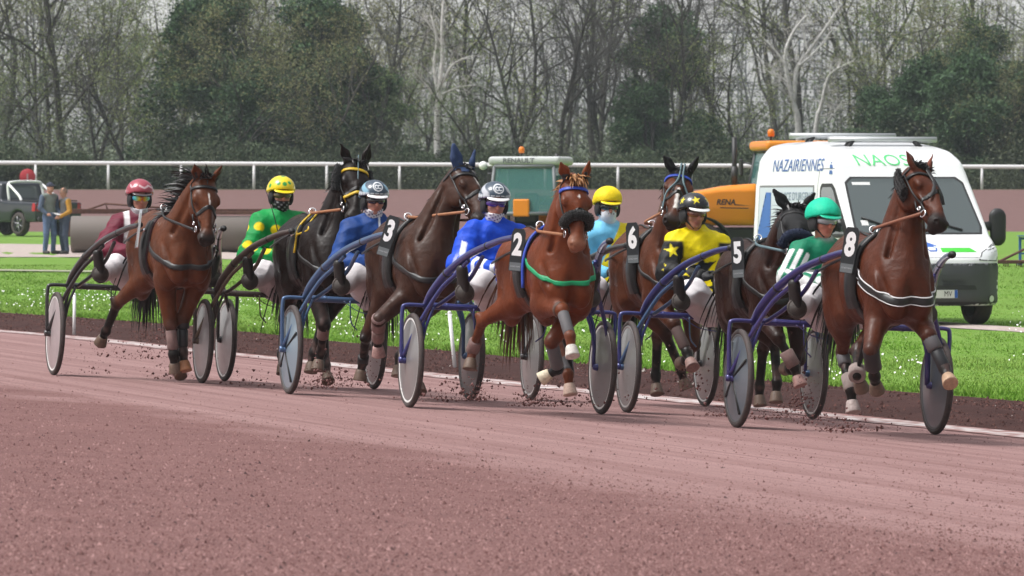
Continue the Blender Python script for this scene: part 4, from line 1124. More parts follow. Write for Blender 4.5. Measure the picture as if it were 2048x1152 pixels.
def j_blue(x):
    c = base_col(x, (.006, .065, .55)); V = x['V']
    for s, t in ((1, 'foreL'), (-1, 'foreR')):
        a, b = x['elb'][s], x['wr'][s]; q = (V - a) @ unit(b - a); c = blend(c, np.clip(stripes(q, .085, .38) * 2 - .5, 0, 1) * x['W'][t] * (q > .0), (.78, .8, .84))
        a, b = x['sh'][s], x['elb'][s]; q = (V - a) @ unit(b - a); k = np.clip(.5 + (.02 - np.abs(V[:, 1] * s - (a[1] * s + .055) - q * .25)) / .008, 0, 1) * x['W']['armL' if s > 0 else 'armR'] * (q > .14); c = blend(c, k, (.78, .8, .84))
    return c
def j_sash(x):
    c = base_col(x, (.16, .52, .78)); r = x['rel']; k = np.clip(.5 + (.085 - np.abs(r[:, 1] - .03 + (r[:, 2] + .25) * -.45)) / .01, 0, 1) * (r[:, 0] > -.02) * np.clip(x['W']['torso'] * 2, 0, 1)
    c = blend(c, k, (.82, .64, .01)); return blend(c, x['W']['collar'], (.72, .74, .76))
def j_stars(x):
    c = base_col(x, (.82, .66, .0)); r, V, W = x['rel'], x['V'], x['W']; bl, ye = (.010, .010, .011), (.80, .66, .02)
    arm = np.clip((W['armL'] + W['armR'] + W['foreL'] + W['foreR']) * 1.6 - .3, 0, 1) * np.clip((-.035 - r[:, 2]) / .02 + .5, 0, 1); c = blend(c, arm, bl)
    fr_ = r[:, 0] > -.02; tz = W['torso'] * fr_
    for (u, v, R, ro) in ((.02, -.25, .13, .2), (-.10, -.40, .07, 0), (.12, -.40, .07, .3)): c = blend(c, in_star(r[:, 1] - u, r[:, 2] - v, R, ro) * tz, bl)
    for s in (1, -1):
        for (t, dz, R, ro) in ((.32, .02, .062, .2), (.85, 0, .05, .5)):
            p = lerp(x['sh'][s], x['elb'][s], t); u = (V[:, 1] - p[1]) - s * .02; v = V[:, 2] - p[2] - dz; c = blend(c, in_star(u, v, R, ro) * (V[:, 0] > p[0] - .01) * (W['armL' if s > 0 else 'armR'] > .4), ye)
        p = lerp(x['elb'][s], x['wr'][s], .4); c = blend(c, in_star(V[:, 1] - p[1], V[:, 2] - p[2] - .02, .055, .4) * (W['foreL' if s > 0 else 'foreR'] > .4), ye)
    return c
def j_green(x):
    g, w = (.0, .17, .085), (.80, .80, .80); c = base_col(x, g); r, V, W = x['rel'], x['V'], x['W']
    k = stripes(r[:, 2] + .235, .13, .42) * W['torso'] * (r[:, 2] < -.13) * (r[:, 2] > -.42); c = blend(c, np.clip(k * 1.6 - .3, 0, 1), w)
    for s in (1, -1):
        for t, a, b in (('arm', x['sh'][s], x['elb'][s]), ('fore', x['elb'][s], x['wr'][s])):
            d = unit(b - a); q = V - a - ((V - a) @ d)[:, None] * d; e1 = unit(A3(0, s, 0) - d * (d[1] * s)); k = stripes(q @ e1 + .012, .062, .56) * np.clip(W[t + ('L' if s > 0 else 'R')] * 1.6 - .2, 0, 1)
            lim = ((V - a) @ d > .04) if t == 'arm' else True; c = blend(c, np.clip(k * 1.6 - .3, 0, 1) * lim, w)
    return blend(c, W['collar'], (.72, .70, .72))
def h_plain(c): return lambda L: np.tile(A3(*c), (len(L), 1))
def h_maroon(L):
    c = np.tile(A3(.34, .045, .07), (len(L), 1)); a = np.arctan2(L[:, 1], L[:, 0])
    for a0 in (-.95, .1, .95): c = blend(c, np.clip(.5 + (.008 - np.abs(L[:, 2] - .105 - .05 * np.abs(a - a0))) / .008, 0, 1) * (np.abs(a - a0) < .42) * (L[:, 0] > -.05), (.62, .42, .45))
    return blend(c, np.clip((.048 - L[:, 2] - L[:, 0] * .2) / .008, 0, 1) * .8, (.10, .07, .07))
def h_dots(L):
    c = np.tile(A3(.82, .63, .0), (len(L), 1)); C = [(.10, .05, .13), (.10, -.055, .12), (.02, .0, .178), (.03, .11, .10), (.03, -.115, .09), (-.06, .06, .15), (-.06, -.06, .15), (.115, 0.0, .115)]
    return blend(c, dots(L, C, .021), (.02, .30, .04))
def h_wave(em):
    def f(L):
        c = np.tile(A3(.032, .055, .085), (len(L), 1)); a = np.arctan2(L[:, 1], L[:, 0] + .02)
        k = np.clip(np.sin(a * 3.0 + L[:, 2] * 46) * 3 - .9, 0, 1) * np.clip((np.abs(a) - .5) * 5, 0, 1); c = blend(c, k, em)
        c = blend(c, np.clip(.5 + (.014 - np.abs(L[:, 2] - .062)) / .006, 0, 1) * (np.sin(a * 22) < .85), (.52, .56, .60))
        u, v = L[:, 1], (L[:, 2] - .128); r = np.hypot(u, v * 1.15); front = L[:, 0] > 0
        ring = np.clip(.5 + (.004 - np.abs(r - .038)) / .004, 0, 1); c = blend(c, ring * front, (.78, .8, .82))
        for du in (-.012, .013):
            rr = np.hypot(u - du, v); arc = np.clip(.5 + (.0035 - np.abs(rr - .013)) / .004, 0, 1) * ~((u - du > .004) & (np.abs(v) < .008)); c = blend(c, arc * front, (.8, .82, .84))
        return c
    return f
def h_stars(L):
    c = np.tile(A3(.010, .010, .012), (len(L), 1))
    for (cx, cy, cz, R, ro) in ((.10, -.035, .125, .040, .25), (.07, .085, .13, .035, -.3), (.0, -.11, .11, .035, .2), (-.02, .0, .18, .04, 0), (-.02, .115, .09, .035, 0)):
        p = A3(cx, cy, cz); n = unit(p - A3(-.012, 0, .05)); e1 = unit(np.cross((0, 0, 1), n)); e2 = np.cross(n, e1); d = L - p
        c = blend(c, in_star(d @ e1, d @ e2, R, ro) * (np.linalg.norm(d, axis=1) < R * 1.2), (.80, .66, .02))
    return c
def h_yellow(L):
    c = np.tile(A3(.82, .62, .01), (len(L), 1)); u, v = L[:, 1], L[:, 2] - .135
    return blend(c, np.clip(.5 + (.012 - np.abs(np.hypot(u, v) - .018) - .006 * np.sin(np.arctan2(v, u) * 3)) / .01, 0, 1) * (L[:, 0] > 0) * .35, (.55, .36, .0))
def g_rainbow(L):
    a = L[:, 1]; t = np.clip((a + .08) / .16, 0, 1); C = np.array([(.02, .25, .55), (.05, .55, .35), (.85, .70, .02), (.80, .12, .02), (.85, .65, .02), (.1, .5, .3), (.02, .3, .6)])
    return np.stack([np.interp(t, np.linspace(0, 1, 7), C[:, i]) for i in range(3)], 1)
def g_silver(L): k = np.clip((L[:, 2] - .0) / .03 + .5, 0, 1); return lerp(A3(.05, .05, .055), A3(.55, .56, .6), k[:, None])
def sc_print(L): k = np.clip(np.sin(L[:, 1] * 160) * np.sin(L[:, 2] * 210 + L[:, 1] * 60) * 3 - .9, 0, 1); return blend(np.tile(A3(.72, .72, .74), (len(L), 1)), k, (.10, .06, .16))
def sc_dark(L): k = np.clip(np.sin(L[:, 1] * 120 + L[:, 2] * 40) * np.sin(L[:, 2] * 150) * 3 - .8, 0, 1); return blend(np.tile(A3(.010, .010, .011), (len(L), 1)), k, (.25, .25, .26))

def x_maroon(c):
    pass
def x_black(c):
    hp, Rh = c['hp'], c['Rh']
    for s in (1, -1): fleece(c, 'cheek_piece', [hp(.02, s * .105, -.05), hp(.14, s * .125, -.08), hp(.24, s * .115, -.12)], .038, n=400, flat=(1, 1.6), seed=s + 4)
    mb = MB(); wrap_band(mb, c['bvh'], hp(.36, 0, -.07), Rh[:, 0], .022, -2.0, 2.0, Rh[:, 2], .012, 40, 0, .008, .5); mb.build('nose_cord', YEL_S, c['root'])
    mb = MB(); mb.tube([hp(-.05, 0, .085), hp(.02, 0, .075), hp(.33, 0, .035)], .006, 6, 0, 4); mb.build('overcheck', CORD, c['root'])
    mb = MB()
    for s in (1, -1): mb.tube([(.05, s * .10, 1.56), (.10, s * .24, 1.42), (.12, s * .285, 1.2)], .011, 6, 0, 5); mb.tube([(.05, s * .05, 1.56), (.22, s * .17, 1.46), (.32, s * .21, 1.40), (.12, s * .26, 1.36)], .010, 6, 0, 5)
    mb.build('yellow_cord', YEL_S, c['root'])
def x_navyhood(c):
    L, W = c['loc'], c['W']; m = (W['ear'] > .25) | ((np.abs(L[:, 1]) < .085) & (L[:, 0] < .075) & (L[:, 0] > -.04) & (L[:, 2] > -.01))
    shell(c, 'ear_hood', m, NAVY, .007)
def x_chestnut(c):
    hp = c['hp']; fleece(c, 'shadow_roll', [hp(.37, .082, -.085), hp(.36, .066, .012), hp(.355, 0, .048), hp(.36, -.066, .012), hp(.37, -.082, -.085)], .045, n=1700, L=.018, seed=9)
    mb = MB()
    for s in (1, -1): mb.tube([(.06, s * .05, 1.57), (.12, s * .20, 1.46), (.16, s * .275, 1.28), (.18, s * .285, 1.05)], .014, 8, 0, 6)
    mb.build('blue_strap', BLUE_S, c['root'])
def x_eyehood(c):
    L, W, hp = c['loc'], c['W'], c['hp']; eye = np.hypot((L[:, 0] - .20) / .085, (np.abs(L[:, 1]) - .095) / .055)
    m = (W['ear'] > .2) | ((L[:, 0] > -.04) & (L[:, 0] < .30 - np.abs(L[:, 1]) * .2) & (L[:, 2] > -.16) & (eye > 1))
    m &= ~((L[:, 0] > .24) & (np.abs(L[:, 1]) < .03))
    shell(c, 'face_hood', m, MESHB, .006); mb = MB()
    for s in (1, -1): mb.tube([hp(-.03, s * .012, .09), hp(.10, s * .012, .072), hp(.20, s * .025, .066), hp(.30, s * .075, .0), hp(.42, s * .078, -.08)], .009, 6, 0, 5)
    mb.build('face_cord', CORD, c['root'])
def x_mask(c):
    L, W = c['loc'], c['W']; m = (W['ear'] > .2) | ((L[:, 0] > -.03) & (L[:, 0] < .36) & (L[:, 2] > -.20)); shell(c, 'face_mask', m, MESHB, .007)
    hp = c['hp']; fleece(c, 'shadow_roll', [hp(.40, .10, -.10), hp(.385, .08, .0), hp(.38, 0, .045), hp(.385, -.08, .0), hp(.40, -.10, -.10)], .045, mat('navy_fleece', (.006, .012, .035), .95), n=900, seed=5)
def x_lead(c):
    hp = c['hp']
    for s in (1, -1): fleece(c, 'cheek_piece', [hp(.0, s * .115, -.10), hp(.10, s * .135, -.11), hp(.22, s * .13, -.12)], .050, n=900, flat=(.55, 1.5), seed=s + 14)
    mb = MB(); mb.tube([hp(-.03, 0, .09), hp(.06, 0, .072), hp(.18, 0, .072), hp(.30, .03, .045), hp(.36, .06, .0)], .012, 8, 0, 5, flat=(1.4, .5)); mb.tube([hp(.18, 0, .072), hp(.30, -.03, .045), hp(.36, -.06, .0)], .010, 8, 0, 5, flat=(1.4, .5)); mb.build('overcheck', LEATHER, c['root'])

GRP = {}
def team(key, left_px, th, gauge=.775, L=1.5, yaw_h=0, lat=0, **sp):
    th = math.radians(th); d = A3(math.sin(th), -math.cos(th), 0); l = A3(math.cos(th), math.sin(th), 0)
    w = hit_track(*left_px); O = w + l * gauge; O[2] = z_track(O[0], O[1])
    root = sulky(sp, th, O, gauge)
    fs = Frame(O, th, -BANK * .95)
    M = root.matrix_world.copy()
    driver(sp, M, fs)
    th2 = th + math.radians(yaw_h); H = O + d * L + l * lat; H[2] = z_track(H[0], H[1]) + sp.get('lift', .02)
    sp['frame'] = Frame(H, th2, 0, sp.get('S', .96)); sp['handx'], sp['handz'] = -L + .27, 1.13
    GRP[key] = (O, H); horse(sp)

BAY = dict(points=(.012, .009, .008))
team('A', (107, 750), 15.5, S=0.96, lat=0, seed=11, slabel='black framed sulky behind the bay horse nearest the parked pickup', label='bay trotting horse with windswept black mane and white foam at its mouth',
     dlabel='driver in maroon jacket and pink helmet with rainbow mirrored goggles', frame_m=BLACKP, disc=(D_PINK, D_GREY), rim=RIMW,
     coat=(0.0920, 0.0264, 0.0088), poll=(410, 362), muzzle=(420, 474), yaw=8, ears=((388, 325), (446, 328)), mdir=(-.5, -1.2, .8), mlen=.30, mdroop=.9, fl_len=.15, fl_dir=(-.2, -.4, .8), foam=True,
     star=[((.17, 0), (.30, .004), .005, .003)], collar=(LEATHER, .045, None), girth=MAROON, rein=LEATHER, plate=((.06, -.33, 1.37), -1.70, .1, ''),
     LF=((357, 665, 1), (366, 716, 1), (372, 756, 1)), RF=((343, 668, 1), (347, 712, -1), (350, 742, -1)), RH=((235, 606, -1), (212, 662, -1), (201, 684, -1)), LH=(-20, 10, 30),
     boots={'LF': [(1, -.15, .25, .062, BLACKBOOT), (1, .25, .85, .048, BLACKBOOT)], 'RF': [(1, .2, .85, .05, MUDBOOT)]}, hoof={'LF': (.30, .13, .055)},
     helmet=(280, 385), yaw_d=0, jacket=j_maroon, helm=h_maroon, visor=(.05, .04, .04), gogcol=g_rainbow, gog=(1.05, .026), scarf=(-.085, (.6, .6, .64)))
team('B', (403, 766), 15, S=0.97, lat=0, seed=12, L=1.36, slabel='muddy dark framed sulky drawn by the black horse with yellow browband', label='nearly black trotting horse with yellow browband and fleece cheek pieces',
     dlabel='driver in green jacket with yellow dots and yellow spotted helmet', frame_m=BROWNP, frame_m2=YELSTEEL, disc=(D_GREY, D_PINK), rim=ALU,
     coat=(0.0100, 0.0052, 0.0040), poll=(711, 331), muzzle=(714, 430), yaw=6, ears=((679, 281), (743, 279)), mlen=.2, brow=YEL_S, collar=(LEATHER, .04, None), rein=TAN, extra=x_black,
     RF=((648, 650, 1), (642, 702, -1), (633, 742, -1)), LF=((628, 672, 1), (622, 722, 1), (618, 756, 1)), RH=(-45, -15, 5), LH=(-25, 15, 30), boots={'RF': [(1, .0, .5, .055, MUDBOOT)]},
     helmet=(563, 379), jacket=j_dots, helm=h_dots, visor=(.82, .63, .0), gogcol=(.10, .075, .02), scarf=(-.035, sc_dark), whip=True, hand=(.20, .09, 1.15), mud=.25, glovem=SKIN if False else GLOVEM)
team('C', (578, 788), 15.3, S=0.95, lat=0, seed=13, L=1.3, slabel='steel blue sulky drawn by the horse numbered 3', label='dark bay trotting horse numbered 3 wearing a navy ear hood',
     dlabel='driver in navy blue jacket with dark sunglasses and blue white helmet behind number 3', frame_m=BLUE2, disc=(D_BLUE, D_MUD), rim=RIMD, spokes=True,
     coat=(.042, .0155, .0080), poll=(932, 336), muzzle=(975, 432), yaw=32, ears=((905, 284), (952, 283)), mdir=(-.5, -.6, .2), collar=(LEATHER, .045, None), rein=TAN, extra=x_navyhood, star=[((.13, .02), (.20, .03), .010, .014)],
     plate=((.29, -.335, 1.40), -.5, -.26, '3'), RH=((732, 672, -1), (726, 722, -1), (719, 758, -1)), RF=((757, 640, 1), (756, 676, -1), (756, 708, -1)), LF=((790, 682, 1), (789, 745, -1), (790, 790, 1)), LH=(-30, 10, 20),
     boots={'RF': [(1, -.15, .5, .062, MUDBOOT), (1, .6, 1.1, .056, MUDBOOT)], 'RH': [(1, .8, 1.1, .05, BLACKBOOT)]}, hoof={'RF': (.33, .2, .18)},
     helmet=(749, 389), jacket=j_navy, helm=h_wave((.20, .40, .52)), gogcol=(.012, .010, .012), scarf=(-.07, sc_print), mud=.4)
team('D', (818, 815), 14.3, S=0.92, lat=-0.03, seed=14, L=1.52, slabel='dark blue sulky with grey wheel discs drawn by the horse numbered 2', label='chestnut trotting horse numbered 2 with black fleece noseband and green strap',
     dlabel='driver in bright blue jacket with purple goggles behind number 2', frame_m=BLUEM, disc=(D_MUD, D_MUD), rim=RIMW,
     coat=(0.1200, 0.0264, 0.0064), points=(.12, .034, .013), earc=(.17, .046, .016), muz=(.20, .085, .05), poll=(1150, 364), muzzle=(1161, 484), yaw=4, ears=((1118, 318), (1180, 318)), mane=HAIR_FLAX, tailm=mat('chestnut_hair', (.085, .028, .011), .5), fl_len=.13, fl_n=50, mlen=.13,
     brow=BLUE_S, collar=(GREEN_S, .032, None), colz=1.30, rein=TAN, rein2=BROWN_L, extra=x_chestnut, star=[((.17, .0), (.19, .0), .007, .005)], plate=((.10, -.31, 1.36), -.45, -.07, '2'),
     RF=((1124, 620, 1), (1140, 672, 1), (1144, 712, 1)), LF=((1103, 684, 1), (1116, 738, -1), (1084, 756, -1)), RH=((966, 640, -1), (946, 698, -1), (938, 738, -1)), LH=((1130, 690, 1), (1136, 748, 1), (1140, 792, 1)),
     sock={'LF': (.014, .013, .014)}, boots={'RF': [(1, .05, .95, .048, GREYBOOT), (0, .88, 1.0, .068, BROWN_L)], 'LF': [(1, .0, .95, .056, GREYBOOT)], 'LH': [(1, .5, .95, .056, GREYBOOT)], 'RH': [(1, .7, 1.08, .058, MUDBOOT)]},
     hoof={'RF': (.50, .47, .43), 'LF': (.60, .52, .38), 'LH': (.42, .30, .24)}, helmet=(990, 394), jacket=j_blue, helm=h_wave((.48, .50, .54)), gogcol=(.05, .012, .22), scarf=(-.07, sc_print), mud=.35)
team('E', (1060, 800), 13.3, S=0.975, lat=0, seed=15, slabel='black framed sulky drawn by the horse numbered 6', label='bay trotting horse numbered 6 in a black hood with blue browband',
     dlabel='driver in pale blue and yellow jacket with yellow helmet and white face mask', frame_m=BLACKP, disc=(D_MUD, D_MUD), rim=ALU,
     coat=(0.0760, 0.0208, 0.0072), poll=(1361, 348), muzzle=(1348, 432), yaw=-6, ears=((1324, 308), (1398, 310)), collar=(LEATHER, .03, None), rein=TAN, brow=BLUE_S, extra=x_eyehood, star=[((.28, .0), (.46, .0), .012, .016)],
     plate=((.12, -.29, 1.40), -.55, .10, '6'), RF=((1348, 648, 1), (1374, 704, 1), (1385, 736, 1)), LF=(20, -60, -80), RH=((1352, 690, 1), (1362, 740, -1), (1372, 775, -1)), LH=(-40, -10, 10),
     boots={'RF': [(1, .0, .9, .05, mat('muddy_dark_boot', (.09, .055, .05), .8))]}, hoof={'RF': (.25, .15, .13)},
     helmet=(1216, 402), jacket=j_sash, helm=h_yellow, cover=True, visor=(.82, .62, .01), gogcol=(.012, .012, .014), scarf=(-.012, lambda L: blend(np.tile(A3(.72, .74, .78), (len(L), 1)), np.clip(.5 + (.004 - np.abs(L[:, 2] + .045)) / .004, 0, 1) * (np.abs(L[:, 1] - .01) < .03) * (np.sin(L[:, 1] * 260) > -.3), (.05, .06, .1))), mud=.5)
team('F', (1253, 825), 12.5, S=0.91, lat=0, seed=16, slabel='dark blue sulky drawn by the horse numbered 5', label='dark bay trotting horse numbered 5 with black face mask and black ears',
     dlabel='driver in yellow and black starred jacket and black helmet with yellow stars', frame_m=BLUEM, frame_m2=BLUE2, disc=(D_MUD, D_MUD), rim=ALU,
     coat=(0.0240, 0.0076, 0.0040), poll=(1590, 424), muzzle=(1604, 505), yaw=5, ears=((1545, 378), (1636, 374)), ear=.2, neck=.62, collar=(LEATHER, .04, None), rein=CORD, rein2=CORD, extra=x_mask, fl_n=90, fl_len=.09,
     plate=((.12, -.30, 1.395), -.5, .10, '5'), RF=((1557, 676, 1), (1592, 740, 1), (1602, 777, 1)), LF=(15, -70, -90), RH=((1562, 700, -1), (1554, 765, 1), (1550, 818, 1)), LH=(-40, -20, 0),
     boots={'RF': [(1, .45, 1.0, .062, MUDBOOT)]}, hoof={'RF': (.30, .17, .15)},
     helmet=(1388, 415), yaw_d=10, jacket=j_stars, helm=h_stars, visor=(.82, .82, .80), gogcol=(.17, .055, .025), mud=.45, skin=(.45, .22, .15))
team('G', (1473, 855), 13, S=0.955, lat=-0.07, seed=17, slabel='violet blue sulky drawn by the leading horse numbered 8', label='bay trotting horse numbered 8 leading with black fleece cheek pieces',
     dlabel='driver in green and white striped jacket with turquoise helmet cover', frame_m=VIOLET, disc=(D_DARK, D_DARK), rim=RIMD, spokes=True, fork_r=.022,
     coat=(0.0704, 0.0172, 0.0060), poll=(1840, 344), muzzle=(1893, 436), yaw=24, roll=-8, ears=((1811, 299), (1868, 299)), earc=(.17, .055, .035), mlen=.15, mdir=(-.8, -1, 0), fl_mat=HAIR_GREY, fl_n=120, fl_len=.05, fl_dir=(0, 0, 1),
     collar=(LEATHER, .058, WHITE_S), rein=mat('russet_leather', (.20, .075, .04), .55), extra=x_lead, plate=((.10, -.31, 1.41), -.45, -.12, '8'),
     RF=((1742, 702, 1), (1749, 752, -1), (1752, 778, -1)), LF=((1858, 672, 1), (1889, 736, 1), (1900, 768, 1)), RH=((1685, 705, -1), (1702, 780, 1), (1706, 834, 1)), LH=((1716, 700, 1), (1714, 748, 1), (1722, 775, -1)),
     boots={'LF': [(1, -.12, .45, .060, GREYBOOT), (1, .45, 1.05, .048, BLACKBOOT)], 'RF': [(1, -.1, .7, .066, BLACKBOOT)], 'RH': [(1, .05, .35, .055, GREYBOOT), (1, .6, 1.02, .056, WRAPB)], 'LH': [(1, .8, 1.1, .068, WRAPB)]},
     hoof={'LF': (.38, .25, .16), 'RH': (.36, .29, .27)}, helmet=(1648, 429), yaw_d=12, jacket=j_green, helm=h_plain((.01, .50, .30)), cover=True, visor=(.01, .45, .27), gogcol=g_silver, mud=.25, skin=(.50, .20, .14))
# ------------------------------------------------------------------ rail, posts, sign
WHITEP = mat('white_rail_paint', (.82, .82, .82), .4)
fence = thing('rail_fence', 'white running rail with posts along the top of the far bank', 'fence', (0, 246, 2.1))
def rail_z(x): return 3.215 - .0040 * x - 2.1
mb = MB(); X_ = np.linspace(-75, 75, 31); mb.tube([(x, 0, rail_z(x)) for x in X_], .095, 10, flat=(.7, 1)); mb.build('rail', WHITEP, fence)
for k in range(-20, 26):
    x = ((71 + 145.6 * k) - 1024) * 246 / F_PX
    if abs(x) < 74: mb = MB(); mb.tube([(x, 0, -.05), (x, 0, rail_z(x) - .05)], .062, 8); mb.build('post', WHITEP, fence)
for (bx, by), (tx, ty), lb in (((148, 671), (149, 586), 'white marker post in the sand behind the black framed sulky'), ((912, 745), (899, 622), 'leaning white marker post between sulkies numbered 3 and 2')):
    p = hit_track(bx, by); p[2] -= .02; s_ = F_PX / p[1]; h = (by - ty) / s_
    t = thing('marker_post', lb, 'post', p, group='marker posts on the inner edge'); mb = MB()
    mb.tube([(0, 0, -.05), ((tx - bx) / s_, 0, h), ], .021, 10); mb.build('shaft', WHITEP, t); mb = MB(); mb.sphere(((tx - bx) / s_, 0, h), .022); mb.build('cap', WHITEP, t)
t = thing('round_sign', 'round red sign with a white mark above the pickup bed', 'sign', ((55 - 1024) * 240 / F_PX, 240, float(z_in(240))))
mb = MB(); mb.lathe([(.33, -.015), (.345, 0), (.33, .015)], (0, 0, .78), (0, 1, 0), 40); mb.build('disc', mat('sign_red', (.42, .02, .03), .5), t)
mb = MB(); mb.box((0, -.022, .76), (.07, .006, .3), bev=.002); mb.build('mark', mat('sign_mark', (.45, .30, .30), .6), t); mb = MB(); mb.tube([(0, .03, -.1), (0, .03, .8)], .03, 8); mb.build('post', WHITEP, t)

# ------------------------------------------------------------------ vehicles
VWHITE = mat('white_van_paint', (.80, .81, .82), .28, coat=.5)
GLASS = mat('window_glass', (.06, .078, .078), .06, spec=.9, coat=.6)
BLACKPL = mat('black_plastic', (.022, .022, .023), .5)
GREYPL = mat('grey_bumper', (.058, .061, .066), .55)
LAMP = mat('headlamp', (.72, .73, .75), .15, coat=1)
CHROME = mat('chrome', (.7, .7, .7), .15, 1)
WHEELM = mat('alloy_wheel', (.30, .30, .31), .35, .7)
def road_wheel(root, x, y, s, r=.35, w=.22, steel=WHEELM, spokes=5, tr=.10):
    mb = MB(); mb.lathe([(r - tr, -w * .42), (r - .03, -w * .5), (r, -w * .32), (r, w * .32), (r - .03, w * .5), (r - tr, w * .42)], (x, y, r), (0, 1, 0), 36, cap=False)
    wh = mb.build('wheel', TYRE, root); mb = MB()
    mb.lathe([(r - tr + .005, -w * .4), (r - tr + .005, w * .4)], (x, y, r), (0, 1, 0), 36, cap=False); mb.lathe([(.0, .02), (r - tr, 0), (r - tr, -.01), (0, 0)], (x, y + s * w * .22, r), (0, s, 0), 30, 1); mb.lathe([(.07, 0), (.06, .05), (0, .055)], (x, y + s * w * .26, r), (0, s, 0), 20)
    for k in range(spokes):
        a = 2 * math.pi * k / spokes + .3; c, n = math.cos(a), math.sin(a); mb.tube([(x + c * .05, y + s * w * .34, r + n * .05), (x + c * (r - tr), y + s * w * .30, r + n * (r - tr))], .03, 6, flat=(1.2, .5))
    mb.build('rim', [steel, mat('rim_dark', (.03, .03, .03), .6)], wh)
def vehicle_mtx(x, y, th, roll=0):
    M = Matrix.Rotation(th - math.pi / 2, 4, 'Z') @ Matrix.Rotation(roll, 4, 'X'); M.translation = Vector((x, y, float(z_in(y)) + .01)); return M

thv = math.radians(15.5); w = hit_in(1953, 650); d = A3(math.sin(thv), -math.cos(thv), 0); l = A3(math.cos(thv), math.sin(thv), 0)
o = w - d * 1.75 - l * .9
van = thing('ambulance_van', 'white high roof ambulance van following the horses on the infield', 'van', mtx=vehicle_mtx(o[0], o[1], thv))
side = [(2.60, .22), (2.74, .36), (2.73, .70), (2.66, .90), (2.45, 1.05), (2.0, 1.22), (1.32, 1.94), (1.14, 2.20), (.86, 2.38), (.2, 2.49), (-.8, 2.54), (-2.1, 2.52), (-2.25, 2.35), (-2.25, .4), (-2.1, .26)]
hf = [(1.0, .26), (1.04, .5), (1.04, 1.2), (.985, 1.9), (.93, 2.25), (.80, 2.45), (.55, 2.54)]; front = hf + [(-a, b) for a, b in hf[::-1]]
hp_ = [(2.75, .0), (2.73, .45), (2.64, .75), (2.42, .96), (2.0, 1.04), (-2.25, 1.04)]; plan = hp_ + [(a, -b) for a, b in hp_[::-1] if b > 0]
arch = []
for x in (1.75, -1.40):
    for s in (1, -1): arch += [rc((x, s * .84, .36), (x, s * 1.3, .36), .42, .42, .02, op='s')]
V, Q = sdf_mesh(arch, .028, field=block_field(side, front, plan, .028, .085)); raw_mesh('body', V, Q, VWHITE, van); vb = bvh_of(V, Q)
FX = lambda u, v: (4.5, u, v); SX = lambda u, v: (u, -3.0, v); fd, sd = (-1, 0, 0), (0, 1, 0)
def vpart(name, mats, polys, org, dr, off=.005, parent=van, edge=.08, bv=None):
    mb = MB()
    for p, m_ in polys: panel(mb, bv or vb, p, org, dr, m_, off + .003 * m_, edge)
    return mb.build(name, mats, parent)
ws = [(-.86, 1.25), (.86, 1.25), (.89, 1.34), (.83, 1.92), (.74, 1.99), (-.74, 1.99), (-.83, 1.92), (-.89, 1.34)]
wsr = [(a * 1.035, lerp(1.62, b, 1.06)) for a, b in ws]
wsp = vpart('windscreen', [BLACKPL, GLASS], [(wsr, 0), (ws, 1)], FX, fd)
vpart('sticker', mat('sticker_white', (.7, .7, .7), .6), [([(-.76, 1.90), (-.50, 1.90), (-.50, 1.94), (-.76, 1.94)], 0), ([(-.80, 1.35), (-.70, 1.35), (-.70, 1.42), (-.80, 1.42)], 0)], FX, fd, .011, wsp)
mb = MB()
for y0, y1 in ((-.78, -.30), (.05, .62)):
    pts_ = []
    for t in np.linspace(0, 1, 6):
        h = vb.ray_cast(Vector((4.5, lerp(y0, y1, t), lerp(1.46, 1.29, t))), Vector(fd)); pts_.append(np.array(h[0]) + A3(.03, 0, 0))
    mb.tube(pts_, .013, 6)
mb.build('wiper', BLACKPL, wsp)
vpart('bumper', GREYPL, [([(-1.03, .22), (1.03, .22), (1.04, .55), (1.0, .86), (.93, .84), (.74, .60), (.66, .53), (-.66, .53), (-.74, .60), (-.93, .84), (-1.0, .86), (-1.04, .55)], 0)], FX, fd, .018)
vpart('lower_grille', BLACKPL, [([(-.55, .485), (.55, .485), (.52, .545), (-.52, .545)], 0), ([(-.75, .25), (.75, .25), (.72, .32), (-.72, .32)], 0)], FX, fd, .024)
for s in (1, -1):
    p = [(s * .60, .88), (s * .68, .99), (s * .96, 1.13), (s * 1.0, 1.07), (s * .985, .90), (s * .93, .865)]; vpart('headlight', [BLACKPL, LAMP], [(p, 0), ([(lerp(s * .84, a, .9), lerp(.97, b, .88)) for a, b in p], 1)], FX, fd)
    vpart('fog_lamp', [BLACKPL, LAMP], [([(s * (.80 + .075 * math.cos(a)), .36 + .065 * math.sin(a)) for a in np.linspace(0, 6.28, 15)[:-1]], 0), ([(s * (.80 + .05 * math.cos(a)), .36 + .045 * math.sin(a)) for a in np.linspace(0, 6.28, 15)[:-1]], 1)], FX, fd, .024)
g = vpart('grille', [VWHITE, BLACKPL], [([(-.62, .595), (.62, .595), (.57, .855), (-.57, .855)], 0), ([(-.585, .61), (.585, .61), (.545, .84), (-.545, .84)], 1)], FX, fd)
for k in range(4): vpart('slat', GREYPL, [([(-.55, .635 + k * .05), (.55, .635 + k * .05), (.55, .655 + k * .05), (-.55, .655 + k * .05)], 0)], FX, fd, .02, g)
vpart('number_plate', [mat('plate_pale', (.7, .7, .68), .5), mat('plate_blue', (.02, .10, .42), .5)], [([(-.26, .375), (.26, .375), (.26, .485), (-.26, .485)], 0), ([(.215, .377), (.258, .377), (.258, .483), (.215, .483)], 1)], FX, fd, .035)
mb = MB(); letters(mb, vb, 'MV', .105, lambda u, v: (4.5, u + .12, v + .43), fd, off=.043, sx=.8); mb.build('plate_lettering', BLACKPL, van)
vpart('bonnet_stripe', mat('stripe_green', (.06, .55, .04), .4), [([(.12, .99), (.62, .99), (.54, 1.05), (.12, 1.05)], 0)], FX, fd)
